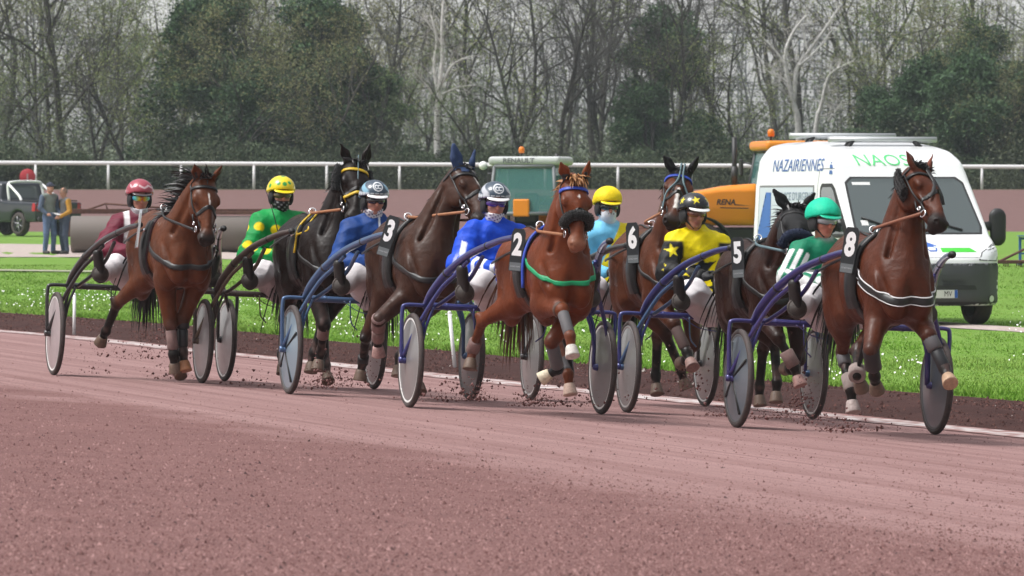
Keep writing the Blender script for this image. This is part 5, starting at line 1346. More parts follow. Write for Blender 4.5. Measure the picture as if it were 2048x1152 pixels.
vpart('bonnet_mark', mat('mark_blue', (.03, .12, .45), .4), [([(-.05, 1.0), (.05, 1.0), (.09, 1.08), (-.02, 1.13), (-.10, 1.07)], 0)], FX, fd)
vpart('bonnet_seam', mat('seam_grey', (.2, .2, .21), .6), [([(-.62, .915), (.62, .915), (.62, .922), (-.62, .922)], 0)], FX, fd, .004)
mb = MB(); letters(mb, vb, 'NAOS', .22, lambda u, v: (4.5, u - .22, v + 2.235), fd, sx=1.35, off=.008, shear=-.12); mb.build('roof_lettering', mat('letter_green', (.10, .58, .20), .4), van)
LB = mat('letter_blue', (.045, .13, .36), .4)
mb = MB(); letters(mb, vb, 'NAZAIRIENNES', .25, lambda u, v: (u - .40, -3, v + 2.17), sd, sx=1.30, bold=.0, off=.006); mb.build('side_lettering', LB, van)
PALE = mat('panel_pale_grey', (.52, .58, .64), .35, coat=.3)
vpart('side_panel', [mat('seam_grey', (.2, .2, .21)), PALE], [([(-2.0, .90), (.42, .90), (.42, 1.90), (-2.0, 1.90)], 0), ([(-1.97, .93), (.39, .93), (.39, 1.87), (-1.97, 1.87)], 1)], SX, sd)
mb = MB(); letters(mb, vb, "SERVICE D'URGENCE", .16, lambda u, v: (u - .35, -3, v + 1.74), sd, sx=1.15, off=.013); mb.build('side_lettering', mat('letter_slate', (.16, .22, .30), .5), van)
vpart('side_drawing', mat('drawing_blue', (.03, .13, .42), .4), [([(-1.95, .95), (-1.1, .95), (-1.15, 1.3), (-1.4, 1.25), (-1.45, 1.8), (-1.68, 1.8), (-1.7, 1.2), (-1.95, 1.25)], 0), ([(-2.1, .5), (.3, .5), (.3, .80), (-1.6, .82), (-2.1, .72)], 0)], SX, sd, .013)
vpart('side_emblem', LB, [([(1.00, 2.05), (1.14, 2.05), (1.10, 2.10), (1.0, 2.10)], 0), ([(1.0, 2.13), (1.12, 2.13), (1.06, 2.18), (.98, 2.18)], 0), ([(.99, 2.20), (1.08, 2.20), (1.04, 2.33)], 0)], SX, sd, .009)
vpart('side_window', [BLACKPL, GLASS], [([(.68, 1.18), (1.93, 1.18), (1.85, 1.32), (1.30, 1.86), (1.18, 1.92), (.74, 1.92), (.68, 1.86)], 0), ([(.74, 1.23), (1.78, 1.23), (1.25, 1.82), (1.16, 1.87), (.79, 1.87), (.74, 1.82)], 1)], SX, sd)
vpart('door_seam', mat('seam_grey', (.2, .2, .21)), [([(.56, .4), (.572, .4), (.572, 2.12), (.56, 2.12)], 0), ([(.56, 2.12), (1.3, 2.12), (1.3, 2.13), (.56, 2.13)], 0)], SX, sd, .004)
for s in (1, -1):
    mb = MB(); mb.tube([(1.62, s * 1.0, 1.32), (1.60, s * 1.20, 1.35)], .04, 8, flat=(1, 1.6)); mb.build('mirror', BLACKPL, van)
    V, Q = sdf_mesh([rc((1.62, s * 1.26, 1.18), (1.60, s * 1.26, 1.46), .115, .125, .03, sq=((1, 0, 0), .55))], .02); raw_mesh('mirror_housing', V, Q, BLACKPL, van)
for x in (1.75, -1.40):
    for s in (1, -1): road_wheel(van, x, s * .90, s, .355, .24)
for x, z, c in ((.45, 2.46, .05), (-1.25, 2.53, -.05)):
    mb = MB(); mb.tube([(x, -.78, z + .07), (x, .78, z + .07)], .042, 10, flat=(1.6, 1)); rb = mb.build('roof_bar', mat('bar_grey', (.52, .54, .55), .4, .4), van); mb = MB()
    for s in (1, -1): mb.tube([(x, s * .45, z + .06), (x + .05, s * .56, z - .06)], .035, 8, flat=(1.8, 1))
    mb.build('bar_foot', BLACKPL, rb)

ORANGE = mat('orange_paint', (.80, .25, .006), .35, coat=.3)
PALEROOF = mat('pale_roof', (.50, .52, .52), .5)
CABGREY = mat('cab_grey', (.16, .17, .18), .5)
def tractor(name_label, px, y, th, roof_m, writing, body_m, orange_side, size):
    root = thing('tractor', name_label, 'tractor', mtx=vehicle_mtx((px - 1024) * y / F_PX, y, th) @ Matrix.Scale(size, 4), group='maintenance tractors on the infield')
    sd_ = [(.55, .90), (1.84, .90), (1.95, .95), (1.88, 1.30), (1.70, 1.47), (1.15, 1.58), (.55, 1.64)]; fr_ = [(.30, .7), (.34, 1.2), (.30, 1.5), (.18, 1.66), (-.18, 1.66), (-.30, 1.5), (-.34, 1.2), (-.30, .7)]
    V, Q = sdf_mesh([], .03, field=block_field(sd_, fr_, [(.5, .4), (1.85, .34), (1.97, .18), (1.97, -.18), (1.85, -.34), (.5, -.4)], .03, .10)); raw_mesh('bonnet', V, Q, ORANGE, root); bv = bvh_of(V, Q)
    for s in (1, -1):
        if writing:
            mb = MB(); letters(mb, bv, writing, .13, lambda u, v: (1.15 - s * u * -1 if s < 0 else 1.15 - u, s * 3, v + 1.30), (0, -s, 0), bold=.004, shear=.25)
            panel(mb, bv, [(.75, 1.19), (1.25, 1.20), (1.25, 1.215), (.75, 1.205)], lambda u, v: (u, s * 3, v), (0, -s, 0)); panel(mb, bv, [(.7, 1.24), (1.0, 1.25), (1.0, 1.27)], lambda u, v: (u, s * 3, v), (0, -s, 0)); mb.build('bonnet_lettering', BLACKPL, root)
    mb = MB(); mb.box((.9, 0, .66), (2.2, .42, .42), bev=.05); mb.box((-.25, 0, .72), (1.3, .7, .5), bev=.08); mb.tube([(1.7, -.62, .48), (1.7, .62, .48)], .06, 8); mb.build('chassis', BLACKPL, root)
    mb = MB(); cw, top = .72, 2.18
    P = {}
    for s in (1, -1):
        P[s] = [(.62, s * .62, 1.0), (.42, s * .58, top), (-.35, s * .60, top), (-.85, s * .58, top - .02), (-1.0, s * .66, 1.25), (-.30, s * .72, .95)]
        mb.tube([P[s][0], P[s][1]], .035, 6); mb.tube([P[s][5], P[s][2]], .035, 6); mb.tube([P[s][4], P[s][3]], .035, 6); mb.tube([P[s][1], P[s][2], P[s][3]], .04, 6); mb.tube([P[s][0], P[s][5]], .05, 6)
    for k in (0, 1, 3, 4): mb.tube([P[1][k], P[-1][k]], .04, 6)
    cab = mb.build('cab_frame', body_m, root)
    G = mat('tinted_glass', (.10, .27, .26), .1, spec=.7, alpha=.42)
    for q in ([P[1][0], P[-1][0], P[-1][1], P[1][1]], [P[1][4], P[1][3], P[-1][3], P[-1][4]], [P[1][0], P[1][1], P[1][2], P[1][5]], [P[1][5], P[1][2], P[1][3], P[1][4]], [P[-1][0], P[-1][5], P[-1][2], P[-1][1]], [P[-1][5], P[-1][4], P[-1][3], P[-1][2]]):
        n = unit(np.cross(A3(*q[1]) - A3(*q[0]), A3(*q[2]) - A3(*q[0]))) * .006; mb = MB(); a = [A3(*v) + n for v in q]; b = [A3(*v) - n for v in q]; mb.add(a + b, [[0, 1, 2, 3], [7, 6, 5, 4], [0, 4, 5, 1], [1, 5, 6, 2], [2, 6, 7, 3], [3, 7, 4, 0]], 0, False); mb.build('window', G, cab)
    mb = MB(); mb.box((-.18, 0, top + .09), (1.40, 1.42, .17), bev=.07, seg=3); rf = mb.build('roof', roof_m, root)
    mb = MB(); mb.box((-.35, 0, 1.0), (.5, .5, .14), bev=.05); mb.box((-.6, 0, 1.35), (.12, .48, .6), bev=.05); mb.tube([(.35, .0, 1.15), (.12, 0, 1.5)], .02, 6); mb.torus((.1, 0, 1.5), (-.5, 0, 1), .19, .015, 20, 6); mb.build('seat', BLACKPL, root)
    mb = MB()
    mb.tube([(.86, -.30, 1.5), (.86, -.30, 2.42)], .045, 10); mb.lathe([(.06, 0), (.06, .3)], (.86, -.30, 1.62), (0, 0, 1), 12); mb.build('exhaust', BLACKPL, root)
    mb = MB(); mb.tube([(.35, .3, top + .16), (.35, .3, top + .25)], .02, 8); mb.lathe([(.055, 0), (.06, .08), (.04, .12), (0, .13)], (.35, .3, top + .25), (0, 0, 1), 14, 1); mb.build('beacon', [BLACKPL, mat('amber', (.75, .20, .01), .3)], root)
    for s in (1, -1):
        mb = MB(); mb.tube([(.45, s * .62, 1.95), (.6, s * .92, 2.0)], .015, 6); mb.box((.6, s * .96, 1.9), (.06, .17, .30), bev=.03); mb.build('mirror', BLACKPL, root)
        road_wheel(root, -.72, s * .78, s, .66, .42, ORANGE, 4, .30); road_wheel(root, 1.70, s * .66, s, .48, .32, ORANGE, 4, .22)
        for (cx, R, w) in ((-.72, .74, .46), (1.70, .56, .34)):
            mb = MB(); yc = s * (.78 if cx < 0 else .66); a_ = np.linspace(.15, 2.9, 14); V = []
            for a in a_:
                for yy in (-w / 2, w / 2):
                    for r in (R, R + .025): V.append((cx + r * math.cos(a), yc + yy, (.66 if cx < 0 else .48) + r * math.sin(a)))
            mb.add(V, [[i * 4 + k for k in q] for i in range(13) for q in ((0, 4, 6, 2), (1, 3, 7, 5), (0, 1, 5, 4), (2, 6, 7, 3))]); mb.build('mudguard', BLACKPL, root)
    if orange_side: mb = MB(); mb.box((-1.0, .02, 1.36), (.10, .32, .34), bev=.03); mb.build('lamp_panel', ORANGE, root)
    if roof_m is PALEROOF:
        TV, TF = text_geo('RENAULT', .13, .004, 1.1); raw_mesh('roof_lettering', [(-.887, -u + .1, v + top + .09) for u, v, _ in TV], TF, CABGREY, rf, smooth=False)
        mb = MB(); mb.sphere((-.6, .86, top + .0), .085); mb.tube([(-.6, .6, top), (-.6, .86, top)], .015, 6); mb.build('work_lamp', WHITEP, root)
tractor('grey tractor with white cab roof parked behind the chestnut horse', 1066, 107, math.radians(168), PALEROOF, '', CABGREY, True, 1.0)
tractor('orange tractor with long bonnet parked beside the white van', 1574, 107, math.radians(-80), ORANGE, 'RENA', BLACKPL, False, 1.13)

# pickup
DARKP = mat('dark_pickup_paint', (.013, .017, .024), .3, coat=.3)
thp = math.radians(180 + 40); y = 183.0; d = A3(math.sin(thp), -math.cos(thp), 0)
wp = A3((42 - 1024) * y / F_PX, y, 0); l = A3(math.cos(thp), math.sin(thp), 0); o = wp + d * 1.55 - l * .80
pk = thing('pickup_truck', 'dark pickup truck with white roll bar parked on the grass', 'pickup', mtx=vehicle_mtx(o[0], o[1], thp))
sd_ = [(-2.60, .45), (-2.62, 1.12), (-.85, 1.16), (-.55, 1.2), (-.40, 1.74), (-.2, 1.82), (.75, 1.84), (1.0, 1.78), (1.60, 1.22), (2.5, 1.08), (2.62, .9), (2.62, .42)]
hf = [(.93, .42), (.97, .8), (.95, 1.15), (.78, 1.80), (.7, 1.85)]; hq = [(2.64, 0), (2.6, .6), (2.3, .93), (1.9, .97), (-2.62, .97)]
arch = []
for x in (1.6, -1.55):
    for s in (1, -1): arch.append(rc((x, s * .72, .40), (x, s * 1.3, .40), .45, .45, .03, op='s'))
arch.append(dict(t='el', o=A3(-1.72, 0, 1.25), r=A3(.98, .98, .42), R=np.eye(3), k=.05, c=0, op='s')) if False else None
V, Q = sdf_mesh(arch, .035, field=block_field(sd_, hf + [(-a, b) for a, b in hf[::-1]], hq + [(a, -b) for a, b in hq[::-1] if b > 0], .035, .10)); raw_mesh('body', V, Q, DARKP, pk); pb = bvh_of(V, Q)
mb = MB(); mb.box((-1.72, 0, 1.17), (1.66, 1.56, .04), bev=.01); mb.build('bed_cover', BLACKPL, pk)
for s in (1, -1):
    org, dr = (lambda u, v: (u, s * 3, v)), (0, -s, 0)
    vpart('side_window', GLASS, [([(-.34, 1.24), (1.35, 1.24), (.80, 1.70), (-.2, 1.72)], 0)], org, dr, .006, pk, .1, pb)
    vpart('tail_light', mat('tail_red', (.40, .01, .012), .3), [([(s * .74, .82), (s * .96, .82), (s * .96, 1.10), (s * .76, 1.10)], 0)], lambda u, v: (-4, u, v), (1, 0, 0), .006, pk, .1, pb)
    vpart('tail_light', mat('tail_red', (.40, .01, .012), .3), [([(-2.56, .82), (-2.38, .82), (-2.40, 1.08), (-2.56, 1.10)], 0)], org, dr, .006, pk, .1, pb)
    mb = MB(); mb.tube([(-.75, s * .72, 1.15), (-.62, s * .68, 1.70), (-.70, s * .5, 1.80), (-.70, 0, 1.82)], .042, 10, 0, 5); mb.tube([(-1.5, s * .74, 1.15), (-1.3, s * .72, 1.35), (-.66, s * .68, 1.72)], .042, 10, 0, 5); mb.build('roll_bar', WHITEP, pk)
    for x in (1.6, -1.55): road_wheel(pk, x, s * .82, s, .39, .26, WHEELM, 6, .12)
vpart('rear_window', GLASS, [([(-.66, 1.26), (.66, 1.26), (.60, 1.66), (-.60, 1.66)], 0)], lambda u, v: (-4, u, v), (1, 0, 0), .006, pk, .1, pb)
mb = MB(); mb.box((-2.66, 0, .55), (.14, 1.8, .16), bev=.04); mb.build('rear_bumper', BLACKPL, pk)

# roller drag
o = hit_in(150, 506); ry = o[1]; x0, x1 = (143 - 1024) * ry / F_PX, (575 - 1024) * ry / F_PX; zr = float(z_in(ry)) + .46
rl = thing('track_roller', 'long grey steel roller with rusty frame behind the two standing men', 'roller', ((x0 + x1) / 2, ry, zr - .46)); hl = (x1 - x0) / 2
mb = MB(); mb.lathe([(.30, -hl), (.44, -hl), (.455, -hl + .03), (.455, hl - .03), (.44, hl), (.30, hl)], (0, 0, .46), (1, 0, 0), 48); mb.build('drum', mat('roller_steel', (.155, .135, .122), .75, .1, noise=(1.3, .35), mixcol=(.16, .12, .10)), rl)
RUST = mat('rusty_frame', (.105, .045, .032), .8, noise=(9, .4)); mb = MB()
mb.box((-.2, .6, 1.03), (2 * hl, .10, .12), bev=.01); mb.box((.6, -.1, .99), (2 * hl - 2.0, .08, .08), bev=.01)
for x in (-hl - .05, hl + .05): mb.box((x, .25, .75), (.06, .9, .10), bev=.01); mb.box((x, 0, .6), (.06, .12, .4), bev=.01)
mb.tube([(-hl + .3, .6, 1.05), (-hl + .8, .6, 1.22), (-hl + .85, .6, 1.05)], .03, 6); mb.tube([(-hl + .8, .6, 1.22), (-hl + 3.0, .6, 1.06)], .03, 6); mb.build('frame', RUST, rl)
# blue stand and harrow at the right edge
q = hit_in(2052, 530); st = thing('blue_stand', 'small blue metal stand on the infield at the edge of the grass', 'stand', q); mb = MB(); BLU = mat('blue_stand_paint', (.03, .12, .34), .45)
for x in (-.13, .42): mb.box((x, 0, .3), (.06, .06, .62), bev=.008); mb.box((x, 0, .03), (.08, .4, .05), bev=.008)
mb.box((.15, 0, .58), (.62, .05, .05), bev=.006); mb.box((.15, 0, .25), (.55, .04, .04), bev=.006); mb.build('frame', BLU, st); mb = MB(); mb.box((.15, 0, .635), (.66, .30, .025), bev=.006); mb.build('top', BLU, st)
q = hit_in(2010, 533); hw = thing('drag_harrow', 'rusty drag harrow lying on the grass beside the blue stand', 'harrow', q); mb = MB()
for yv in (-.5, .0, .5): mb.box((0, yv, .10), (2.4, .06, .07), bev=.008)
for k in range(9): mb.tube([(-1.1 + k * .28, -.55, .12), (-1.1 + k * .28, .55, .12)], .022, 6)
mb.tube([(-.2, -.5, .1), (.5, -.2, .42), (.9, 0, .12)], .03, 6); mb.build('frame', RUST, hw); mb = MB()
for k in range(9):
    for yv in (-.5, 0, .5): mb.tube([(-1.1 + k * .28, yv, .10), (-1.1 + k * .28, yv, -.06)], .014, 5)
mb.build('tines', RUST, hw)

# the two men by the path
def bystander(label, px, py, H, face, top, sleeve, legs, hair_c, cap, paper, tuck):
    base = hit_in(px, py); k = H / 1.75; th = face
    root = thing('person', label, 'person', mtx=Matrix.Translation(Vector(base)) @ Matrix.Rotation(th, 4, 'Z') @ Matrix.Scale(k, 4), group='men standing by the path')
    skin = (.45, .24, .17); hd = A3(.03, 0, 1.63); P = [el(hd, (.095, .077, .115), None, .03, 's'), el(hd + A3(.03, 0, -.07), (.062, .056, .06), None, .03, 's'), rc(hd + A3(.09, 0, -.0), hd + A3(.108, 0, -.035), .012, .016, .012, 's'),
       rc(hd + A3(-.02, 0, -.08), (-.02, 0, 1.45), .055, .06, .03, 's'), rc((-.01, 0, 1.0), (-.01, 0, 1.30), .145, .155, .06, 't', ((1, 0, 0), .72)), rc((-.02, -.15, 1.40), (-.02, .15, 1.40), .075, .075, .06, 't'), el((0, 0, .93), (.13, .165, .12), None, .05, 'l')]
    for s in (1, -1):
        e, w = A3(-.03, s * .26, 1.12), A3(.16 + .04 * s, s * .17, .98)
        P += [rc((-.02, s * .19, 1.38), e, .066, .055, .04, 'a'), rc(e, w, .052, .036, .03, 'a'), el(w + A3(.06, -s * .01, -.02), (.055, .026, .04), None, .02, 's'), el(hd + A3(0, s * .078, -.01), (.02, .01, .032), None, .01, 's'),
              rc((0, s * .09, .90), (.03, s * .11, .50), .095, .068, .04, 'l'), rc((.03, s * .11, .50), (-.02, s * .12, .10), .066, .055, .03, 'l'), rc((-.02, s * .12, .045), (.14, s * .14, .035), .05, .042, .03, 'b')]
        for q in range(4): f0 = w + A3(.09, -s * .005, .012 - q * .017); P.append(rc(f0, f0 + A3(.045, -s * .03, -.02), .010, .008, .004, 's'))
        P.append(rc(w + A3(.06, -s * .03, .015), w + A3(.10, -s * .06, .02), .011, .009, .008, 's'))
    wb = wobble(.005, 20, 3); V, Q = sdf_mesh(P, .012, lambda p: wb(p) * (p[:, 2] < 1.45)); W = prim_tags(P, V, .006)
    raw_mesh('body', V, Q, CLOTH, root, col=colour_by(W, dict(s=skin, t=skin, a=skin, l=legs, b=(.03, .028, .028))))
    for nm, tg, c_, off in (('jumper', 't', top, .008), ('sleeves', 'a', sleeve, .008), ('trousers', 'l', legs, .006), ('shoes', 'b', (.04, .038, .038), .006)):
        shell(dict(V=V, Q=Q, root=root), nm, W[tg] > .42, mat('cloth_%s_%d' % (nm, px), c_, .8, noise=(14, .25)), off)
    if cap:
        mb = MB(); mb.sphere(hd + A3(-.01, 0, .045), (.112, .092, .085)); mb.sphere(hd + A3(.12, 0, .05), (.075, .07, .012)); mb.build('cap', mat('cap_navy', (.03, .035, .06), .8), root)
    else:
        mb = MB(); rr = np.random.default_rng(5); rt = [hd + unit(A3(rr.normal() - .5, rr.normal(), abs(rr.normal()) * .9 - .2)) * A3(.10, .08, .118) for _ in range(260)]; hair(mb, rt, [r - hd for r in rt], .035, .008, 3, .9, .3, seed=6); mb.build('hair', mat('grey_hair', (.22, .19, .17), .7), root)
    if paper: mb = MB(); mb.box((.26, .06, .98), (.22, .16, .008), roty(.25)); mb.build('paper_sheet', WHITE_S, root)
bystander('man in navy cap and grey green vest holding white paper', 99, 508, 1.74, math.radians(-50), (.17, .20, .18), (.075, .105, .16), (.09, .14, .24), None, True, True, 0)
bystander('grey haired man with mustard sleeves beside the capped man', 129, 508, 1.62, math.radians(-150), (.12, .12, .12), (.40, .20, .02), (.05, .07, .11), 1, False, False, 0)
# ------------------------------------------------------------------ the wood behind the far bank
BARK = mat('grey_bark', (.046, .044, .036), .9, noise=(3, .4), bump=(12, .6, .05))
TWIG = mat('twig_bark', (.058, .054, .048), .9)
BIRCH = mat('birch_bark', (.80, .79, .76), .7, noise=(6, .5), mixcol=(.10, .09, .08), bump=(14, .4, .03))
BIRCHTW = mat('birch_twig', (.58, .56, .53), .8)
LEAF = mat('leaf', attr=True, rough=.65, spec=.3)
def branch_tree(h, seed, spread=.55, levels=5, trunk_r=.16, lean=(0, 0), up=.25, first=.25, kids=(7, 5, 4, 4), fork=0, wig=.13):
    r = np.random.default_rng(seed); big, tw, tips = MB(), MB(), []
    def grow(p, d, L, rad, lv):
        n = 5 if lv < 2 else 3; P = [p]; D = [d]
        for i in range(n):
            d = unit(d + r.normal(size=3) * wig * (1 + .5 * lv) + A3(0, 0, up * .16)); p = p + d * L / n; P.append(p); D.append(d)
        R = [rad * (1 - .72 * i / n) for i in range(n + 1)]
        (big if lv < 2 else tw).tube(P, R, 7 if lv == 0 else (5 if lv < 2 else 3), caps=lv < 1)
        if lv >= levels - 1: tips.extend(P[1:]); return
        k = kids[min(lv, len(kids) - 1)]
        for j in range(k):
            t = lerp(first if lv == 0 else .2, 1.0, (j + r.uniform(.1, .9)) / k); q = t * n; i = min(int(q), n - 1); b = lerp(P[i], P[i + 1], q - i)
            side = r.normal(size=3); side = unit(side - D[i] * (side @ D[i])); nd = unit(D[i] * (1 - spread) + side * spread + A3(0, 0, up * .6))
            grow(b, nd, L * r.uniform(.38, .62) * (1.15 - .45 * t if lv == 0 else 1), max(R[i] * .55, .007), lv + 1)
    grow(A3(0, 0, -.3), unit(A3(lean[0], lean[1], 1)), h, trunk_r, 0)
    return big, tw, np.array(tips)
def leaf_cards(C, size, cols, r, tilt=.8, aspect=.6):
    n = len(C); a = r.normal(size=(n, 3)); a /= np.linalg.norm(a, axis=1)[:, None]; b = r.normal(size=(n, 3)); b -= a * (a * b).sum(1)[:, None]; b /= np.linalg.norm(b, axis=1)[:, None]
    s = (size * r.uniform(.6, 1.3, n))[:, None]; V = np.stack([C - a * s, C + b * s * aspect, C + a * s, C - b * s * aspect], 1).reshape(-1, 3)
    t = r.uniform(0, 1, n)[:, None]; return V, np.arange(n * 4).reshape(-1, 4), np.repeat(lerp(A3(*cols[0]), A3(*cols[1]), t), 4, 0)
def crown_points(blobs, n, r, inner=.45):
    out = []; tot = sum(b[1][0] * b[1][1] + b[1][0] * b[1][2] for b in blobs)
    for c, rad in blobs:
        k = int(n * (rad[0] * rad[1] + rad[0] * rad[2]) / tot); v = r.normal(size=(k, 3)); v /= np.linalg.norm(v, axis=1)[:, None]
        q = (r.uniform(inner ** 3, 1, k) ** (1 / 3))[:, None]; lump = 1 + .22 * np.sin(v[:, :1] * 7 + c[0] * 3) * np.sin(v[:, 1:2] * 6 + c[2]) + .12 * np.sin(v[:, 2:] * 13 + c[1])
        out.append(A3(*c) + v * q * lump * A3(*rad))
    return np.concatenate(out)
PROTO = {}
def place(kind, px, y, s=1.0, rz=0.0, label=None, group=None, cat='tree'):
    nm, parts, dl, dg = PROTO[kind]; x = (px - 1024) * y / F_PX
    root = thing(nm, label or dl, cat, (x, y, float(z_in(y)) - .1), group=group or dg); root.rotation_euler = (0, 0, rz); root.scale = (s, s, s * (1 + .1 * math.sin(px)))
    for p in parts:
        c = p.copy(); COL.objects.link(c); c.parent = root
    return root
def proto(kind, nm, meshes, label, group):
    ps = []
    for pn, V, F_, m, col in meshes:
        o = raw_mesh(pn, V, F_, m, smooth=False, col=col); COL.objects.unlink(o); ps.append(o)
    PROTO[kind] = (nm, ps, label, group)
def mbm(pn, mb, m): return (pn, np.array(mb.v), mb.f, m, None)
for k in range(4):
    b, t, tips = branch_tree(12.5, 40 + k, .5, 5, .19, kids=(11, 6, 5, 4), first=.22); proto('bare%d' % k, 'bare_tree', [mbm('trunk', b, BARK), mbm('crown', t, TWIG)], 'bare grey brown tree in the wood behind the white rail', 'bare trees in the wood')
for k in range(3):
    b, t, tips = branch_tree(10.5, 60 + k, .6, 5, .13, kids=(10, 6, 5, 3), first=.12); r = np.random.default_rng(k); pick = tips[r.integers(0, len(tips), 8200)] + r.normal(size=(8200, 3)) * .18
    V, Q, c = leaf_cards(pick, .050, (((.12, .17, .04), (.25, .30, .09)), ((.14, .16, .06), (.27, .27, .11)), ((.08, .14, .04), (.19, .27, .09)))[k], r)
    n0 = len(t.v); allV = np.concatenate([np.array(t.v), V]); allF = t.f + [[i + n0 for i in q] for q in Q.tolist()]; mi = [0] * len(t.f) + [1] * len(Q); col = np.concatenate([np.full((n0, 3), .1), c])
    o = raw_mesh('crown', allV, allF, [TWIG, LEAF], smooth=False, col=col, mi=mi); COL.objects.unlink(o); o2 = b.build('trunk', BARK); COL.objects.unlink(o2)
    PROTO['leafy%d' % k] = ('budding_tree', [o2, o], 'budding tree with small yellow green leaves in the wood behind the rail', 'budding trees in the wood')
for k in range(3):
    r = np.random.default_rng(80 + k); blobs = []
    H = (8.5, 9.5, 7)[k]
    for j in range(44):
        z = r.uniform(.03, .95) * H; w = (2.7 * (1 - (z / H) ** 1.6) + .7) * (1.0 if k < 2 else 1.1); a = r.uniform(0, 6.28); q = r.uniform(.3, .95) * w
        blobs.append(((math.cos(a) * q, math.sin(a) * q, z), (r.uniform(.7, 1.25), r.uniform(.7, 1.25), r.uniform(.5, .95))))
    C = crown_points(blobs, 44000, r, .4); V, Q, c = leaf_cards(C, .082, ((.018, .050, .022), (.072, .140, .050)), r)
    mb = MB(); mb.tube([(0, 0, -.3), (.1, 0, H * .4), (0, .1, H * .85)], [.22, .15, .05], 8)
    for j in range(9): bl = blobs[j][0]; mb.tube([(0, 0, max(.5, bl[2] - 1.2)), bl], [.07, .02], 5)
    proto('ever%d' % k, 'evergreen_tree', [mbm('trunk', mb, BARK), ('crown', V, Q, LEAF, c)], 'dense dark evergreen growing behind the white rail', 'evergreens in the wood')
r = np.random.default_rng(99); blobs = []
for j in range(16):
    a = r.uniform(0, 6.28); q = r.uniform(0, 1.6); blobs.append(((math.cos(a) * q, math.sin(a) * q * .6, r.uniform(.3, 1.9)), (r.uniform(.6, 1.1), r.uniform(.5, .8), r.uniform(.4, .7))))
C = crown_points(blobs, 11000, r, .55); V, Q, c = leaf_cards(C, .058, ((.034, .060, .028), (.095, .135, .06)), r); mb = MB()
for j in range(12): mb.tube([(blobs[j][0][0] * .4, 0, -.2), blobs[j][0]], [.03, .01], 4)
proto('shrub', 'shrub', [mbm('stems', mb, BARK), ('foliage', V, Q, LEAF, c)], 'low dark shrub growing just behind the white rail', 'shrubs behind the rail')
def drawn_birch(label, y, paths, r0, seed):
    """a birch whose limbs follow those of the photographed tree; twigs grow out of them on all sides"""
    rr = np.random.default_rng(seed); at = lambda p: A3((p[0] - 1024) * y / F_PX, y, CAM_H - (p[1] - HOR) * y / F_PX)
    base = at(paths[0][0][0]); root = thing('birch_tree', label, 'tree', (base[0], y, float(z_in(y)) - .1), group='birches behind the rail'); o = np.array(root.location); big, tw = MB(), MB()
    for k, (pp, ra) in enumerate(paths):
        dy = 0 if k == 0 else rr.uniform(-.9, .9); P = [at(p) - o + A3(0, dy * (i / max(1, len(pp) - 1)), 0) for i, p in enumerate(pp)]
        if k == 0: P[0][2] = -.2
        Pc = catmull(P, 6); n = len(Pc); big.tube(Pc, [ra * 1.35 * (1 - .75 * i / (n - 1)) for i in range(n)], 7)
        for i in range(n // 4 if k == 0 else 1, n):
            for _ in range(2):
                d = unit(unit(Pc[i] - Pc[i - 1]) * .5 + rr.normal(size=3) * .6 + A3(0, 0, .2)); L = rr.uniform(.3, 1.1); q = Pc[i] + d * L * .5; e = q + (d + rr.normal(size=3) * .3) * L * .5; tw.tube([Pc[i], q, e], [.010, .007, .004], 3, caps=False)
                for _ in range(2): f = e if rr.uniform() < .5 else q; tw.tube([f, f + unit(d + rr.normal(size=3) * .6) * rr.uniform(.2, .6)], [.006, .003], 3, caps=False)
    big.build('trunk', BIRCH, root); tw.build('crown', BIRCHTW, root)
drawn_birch('white barked birch standing alone left of the grey tractor', 250, [([(877, 345), (874, 260), (877, 195), (884, 120), (884, 50), (888, -10)], .13), ([(877, 195), (868, 130), (873, 80), (862, 30)], .07), ([(879, 175), (905, 130), (940, 112)], .055), ([(875, 200), (850, 168), (830, 142)], .045), ([(880, 190), (915, 175), (950, 170)], .03), ([(884, 90), (866, 60), (850, 40)], .03)], 1, 2)
c3 = lambda L: [(1348 + a / 2.88, b / 2.88) for a, b in L]
drawn_birch('leaning white birch with forked limbs above the van roof', 262, [(c3([(730, 860), (715, 720), (690, 600), (655, 450), (640, 310), (690, 180), (765, 85)]), .13), (c3([(690, 590), (700, 450), (720, 370), (800, 265), (880, 150), (960, 30)]), .09), (c3([(655, 480), (600, 430), (560, 425)]), .04), (c3([(650, 400), (590, 300), (490, 195)]), .05), (c3([(670, 580), (625, 520), (590, 490)]), .04), (c3([(765, 290), (745, 150), (775, 130)]), .04), (c3([(720, 380), (820, 290), (920, 160)]), .05), (c3([(480, 310), (530, 400), (575, 430)]), .02)], 1, 3)
drawn_birch('thin white birch leaning right above the van roof', 264, [(c3([(800, 840), (820, 720), (850, 600), (880, 470), (920, 410), (1040, 345)]), .10), (c3([(885, 700), (920, 650), (970, 590)]), .04), (c3([(870, 520), (900, 560), (915, 640)]), .03), (c3([(905, 430), (950, 380), (960, 330)]), .03)], 1, 4)
place('ever0', 420, 256, 1.16, .3, 'dense dark evergreen behind the rail above the bay horse with windswept mane')
place('ever1', 545, 259, .80, 1.9); place('ever0', 640, 257, 1.14, 4.0, 'broad dark evergreen above the black horse'); place('ever2', 708, 255, 1.0, 5.1); place('ever2', 500, 252, .85, 2.6); place('ever2', 590, 252, .8, .6)
place('ever1', 1335, 262, .92, 2.2, 'narrow dark evergreen above the horse numbered 6'); place('ever2', 1290, 254, .62, 1.0); place('ever2', 1400, 254, .55, 3.0)
place('ever1', 1955, 262, .80, 1.1, 'tall dark evergreen above the right end of the rail'); place('ever2', 1860, 255, .85, .4); place('ever2', 1935, 252, .9, 2.0); place('ever0', 2040, 258, .78, 5.0); place('ever2', 1760, 256, .62, 4.2); place('ever2', 2110, 254, 1.0, 2)
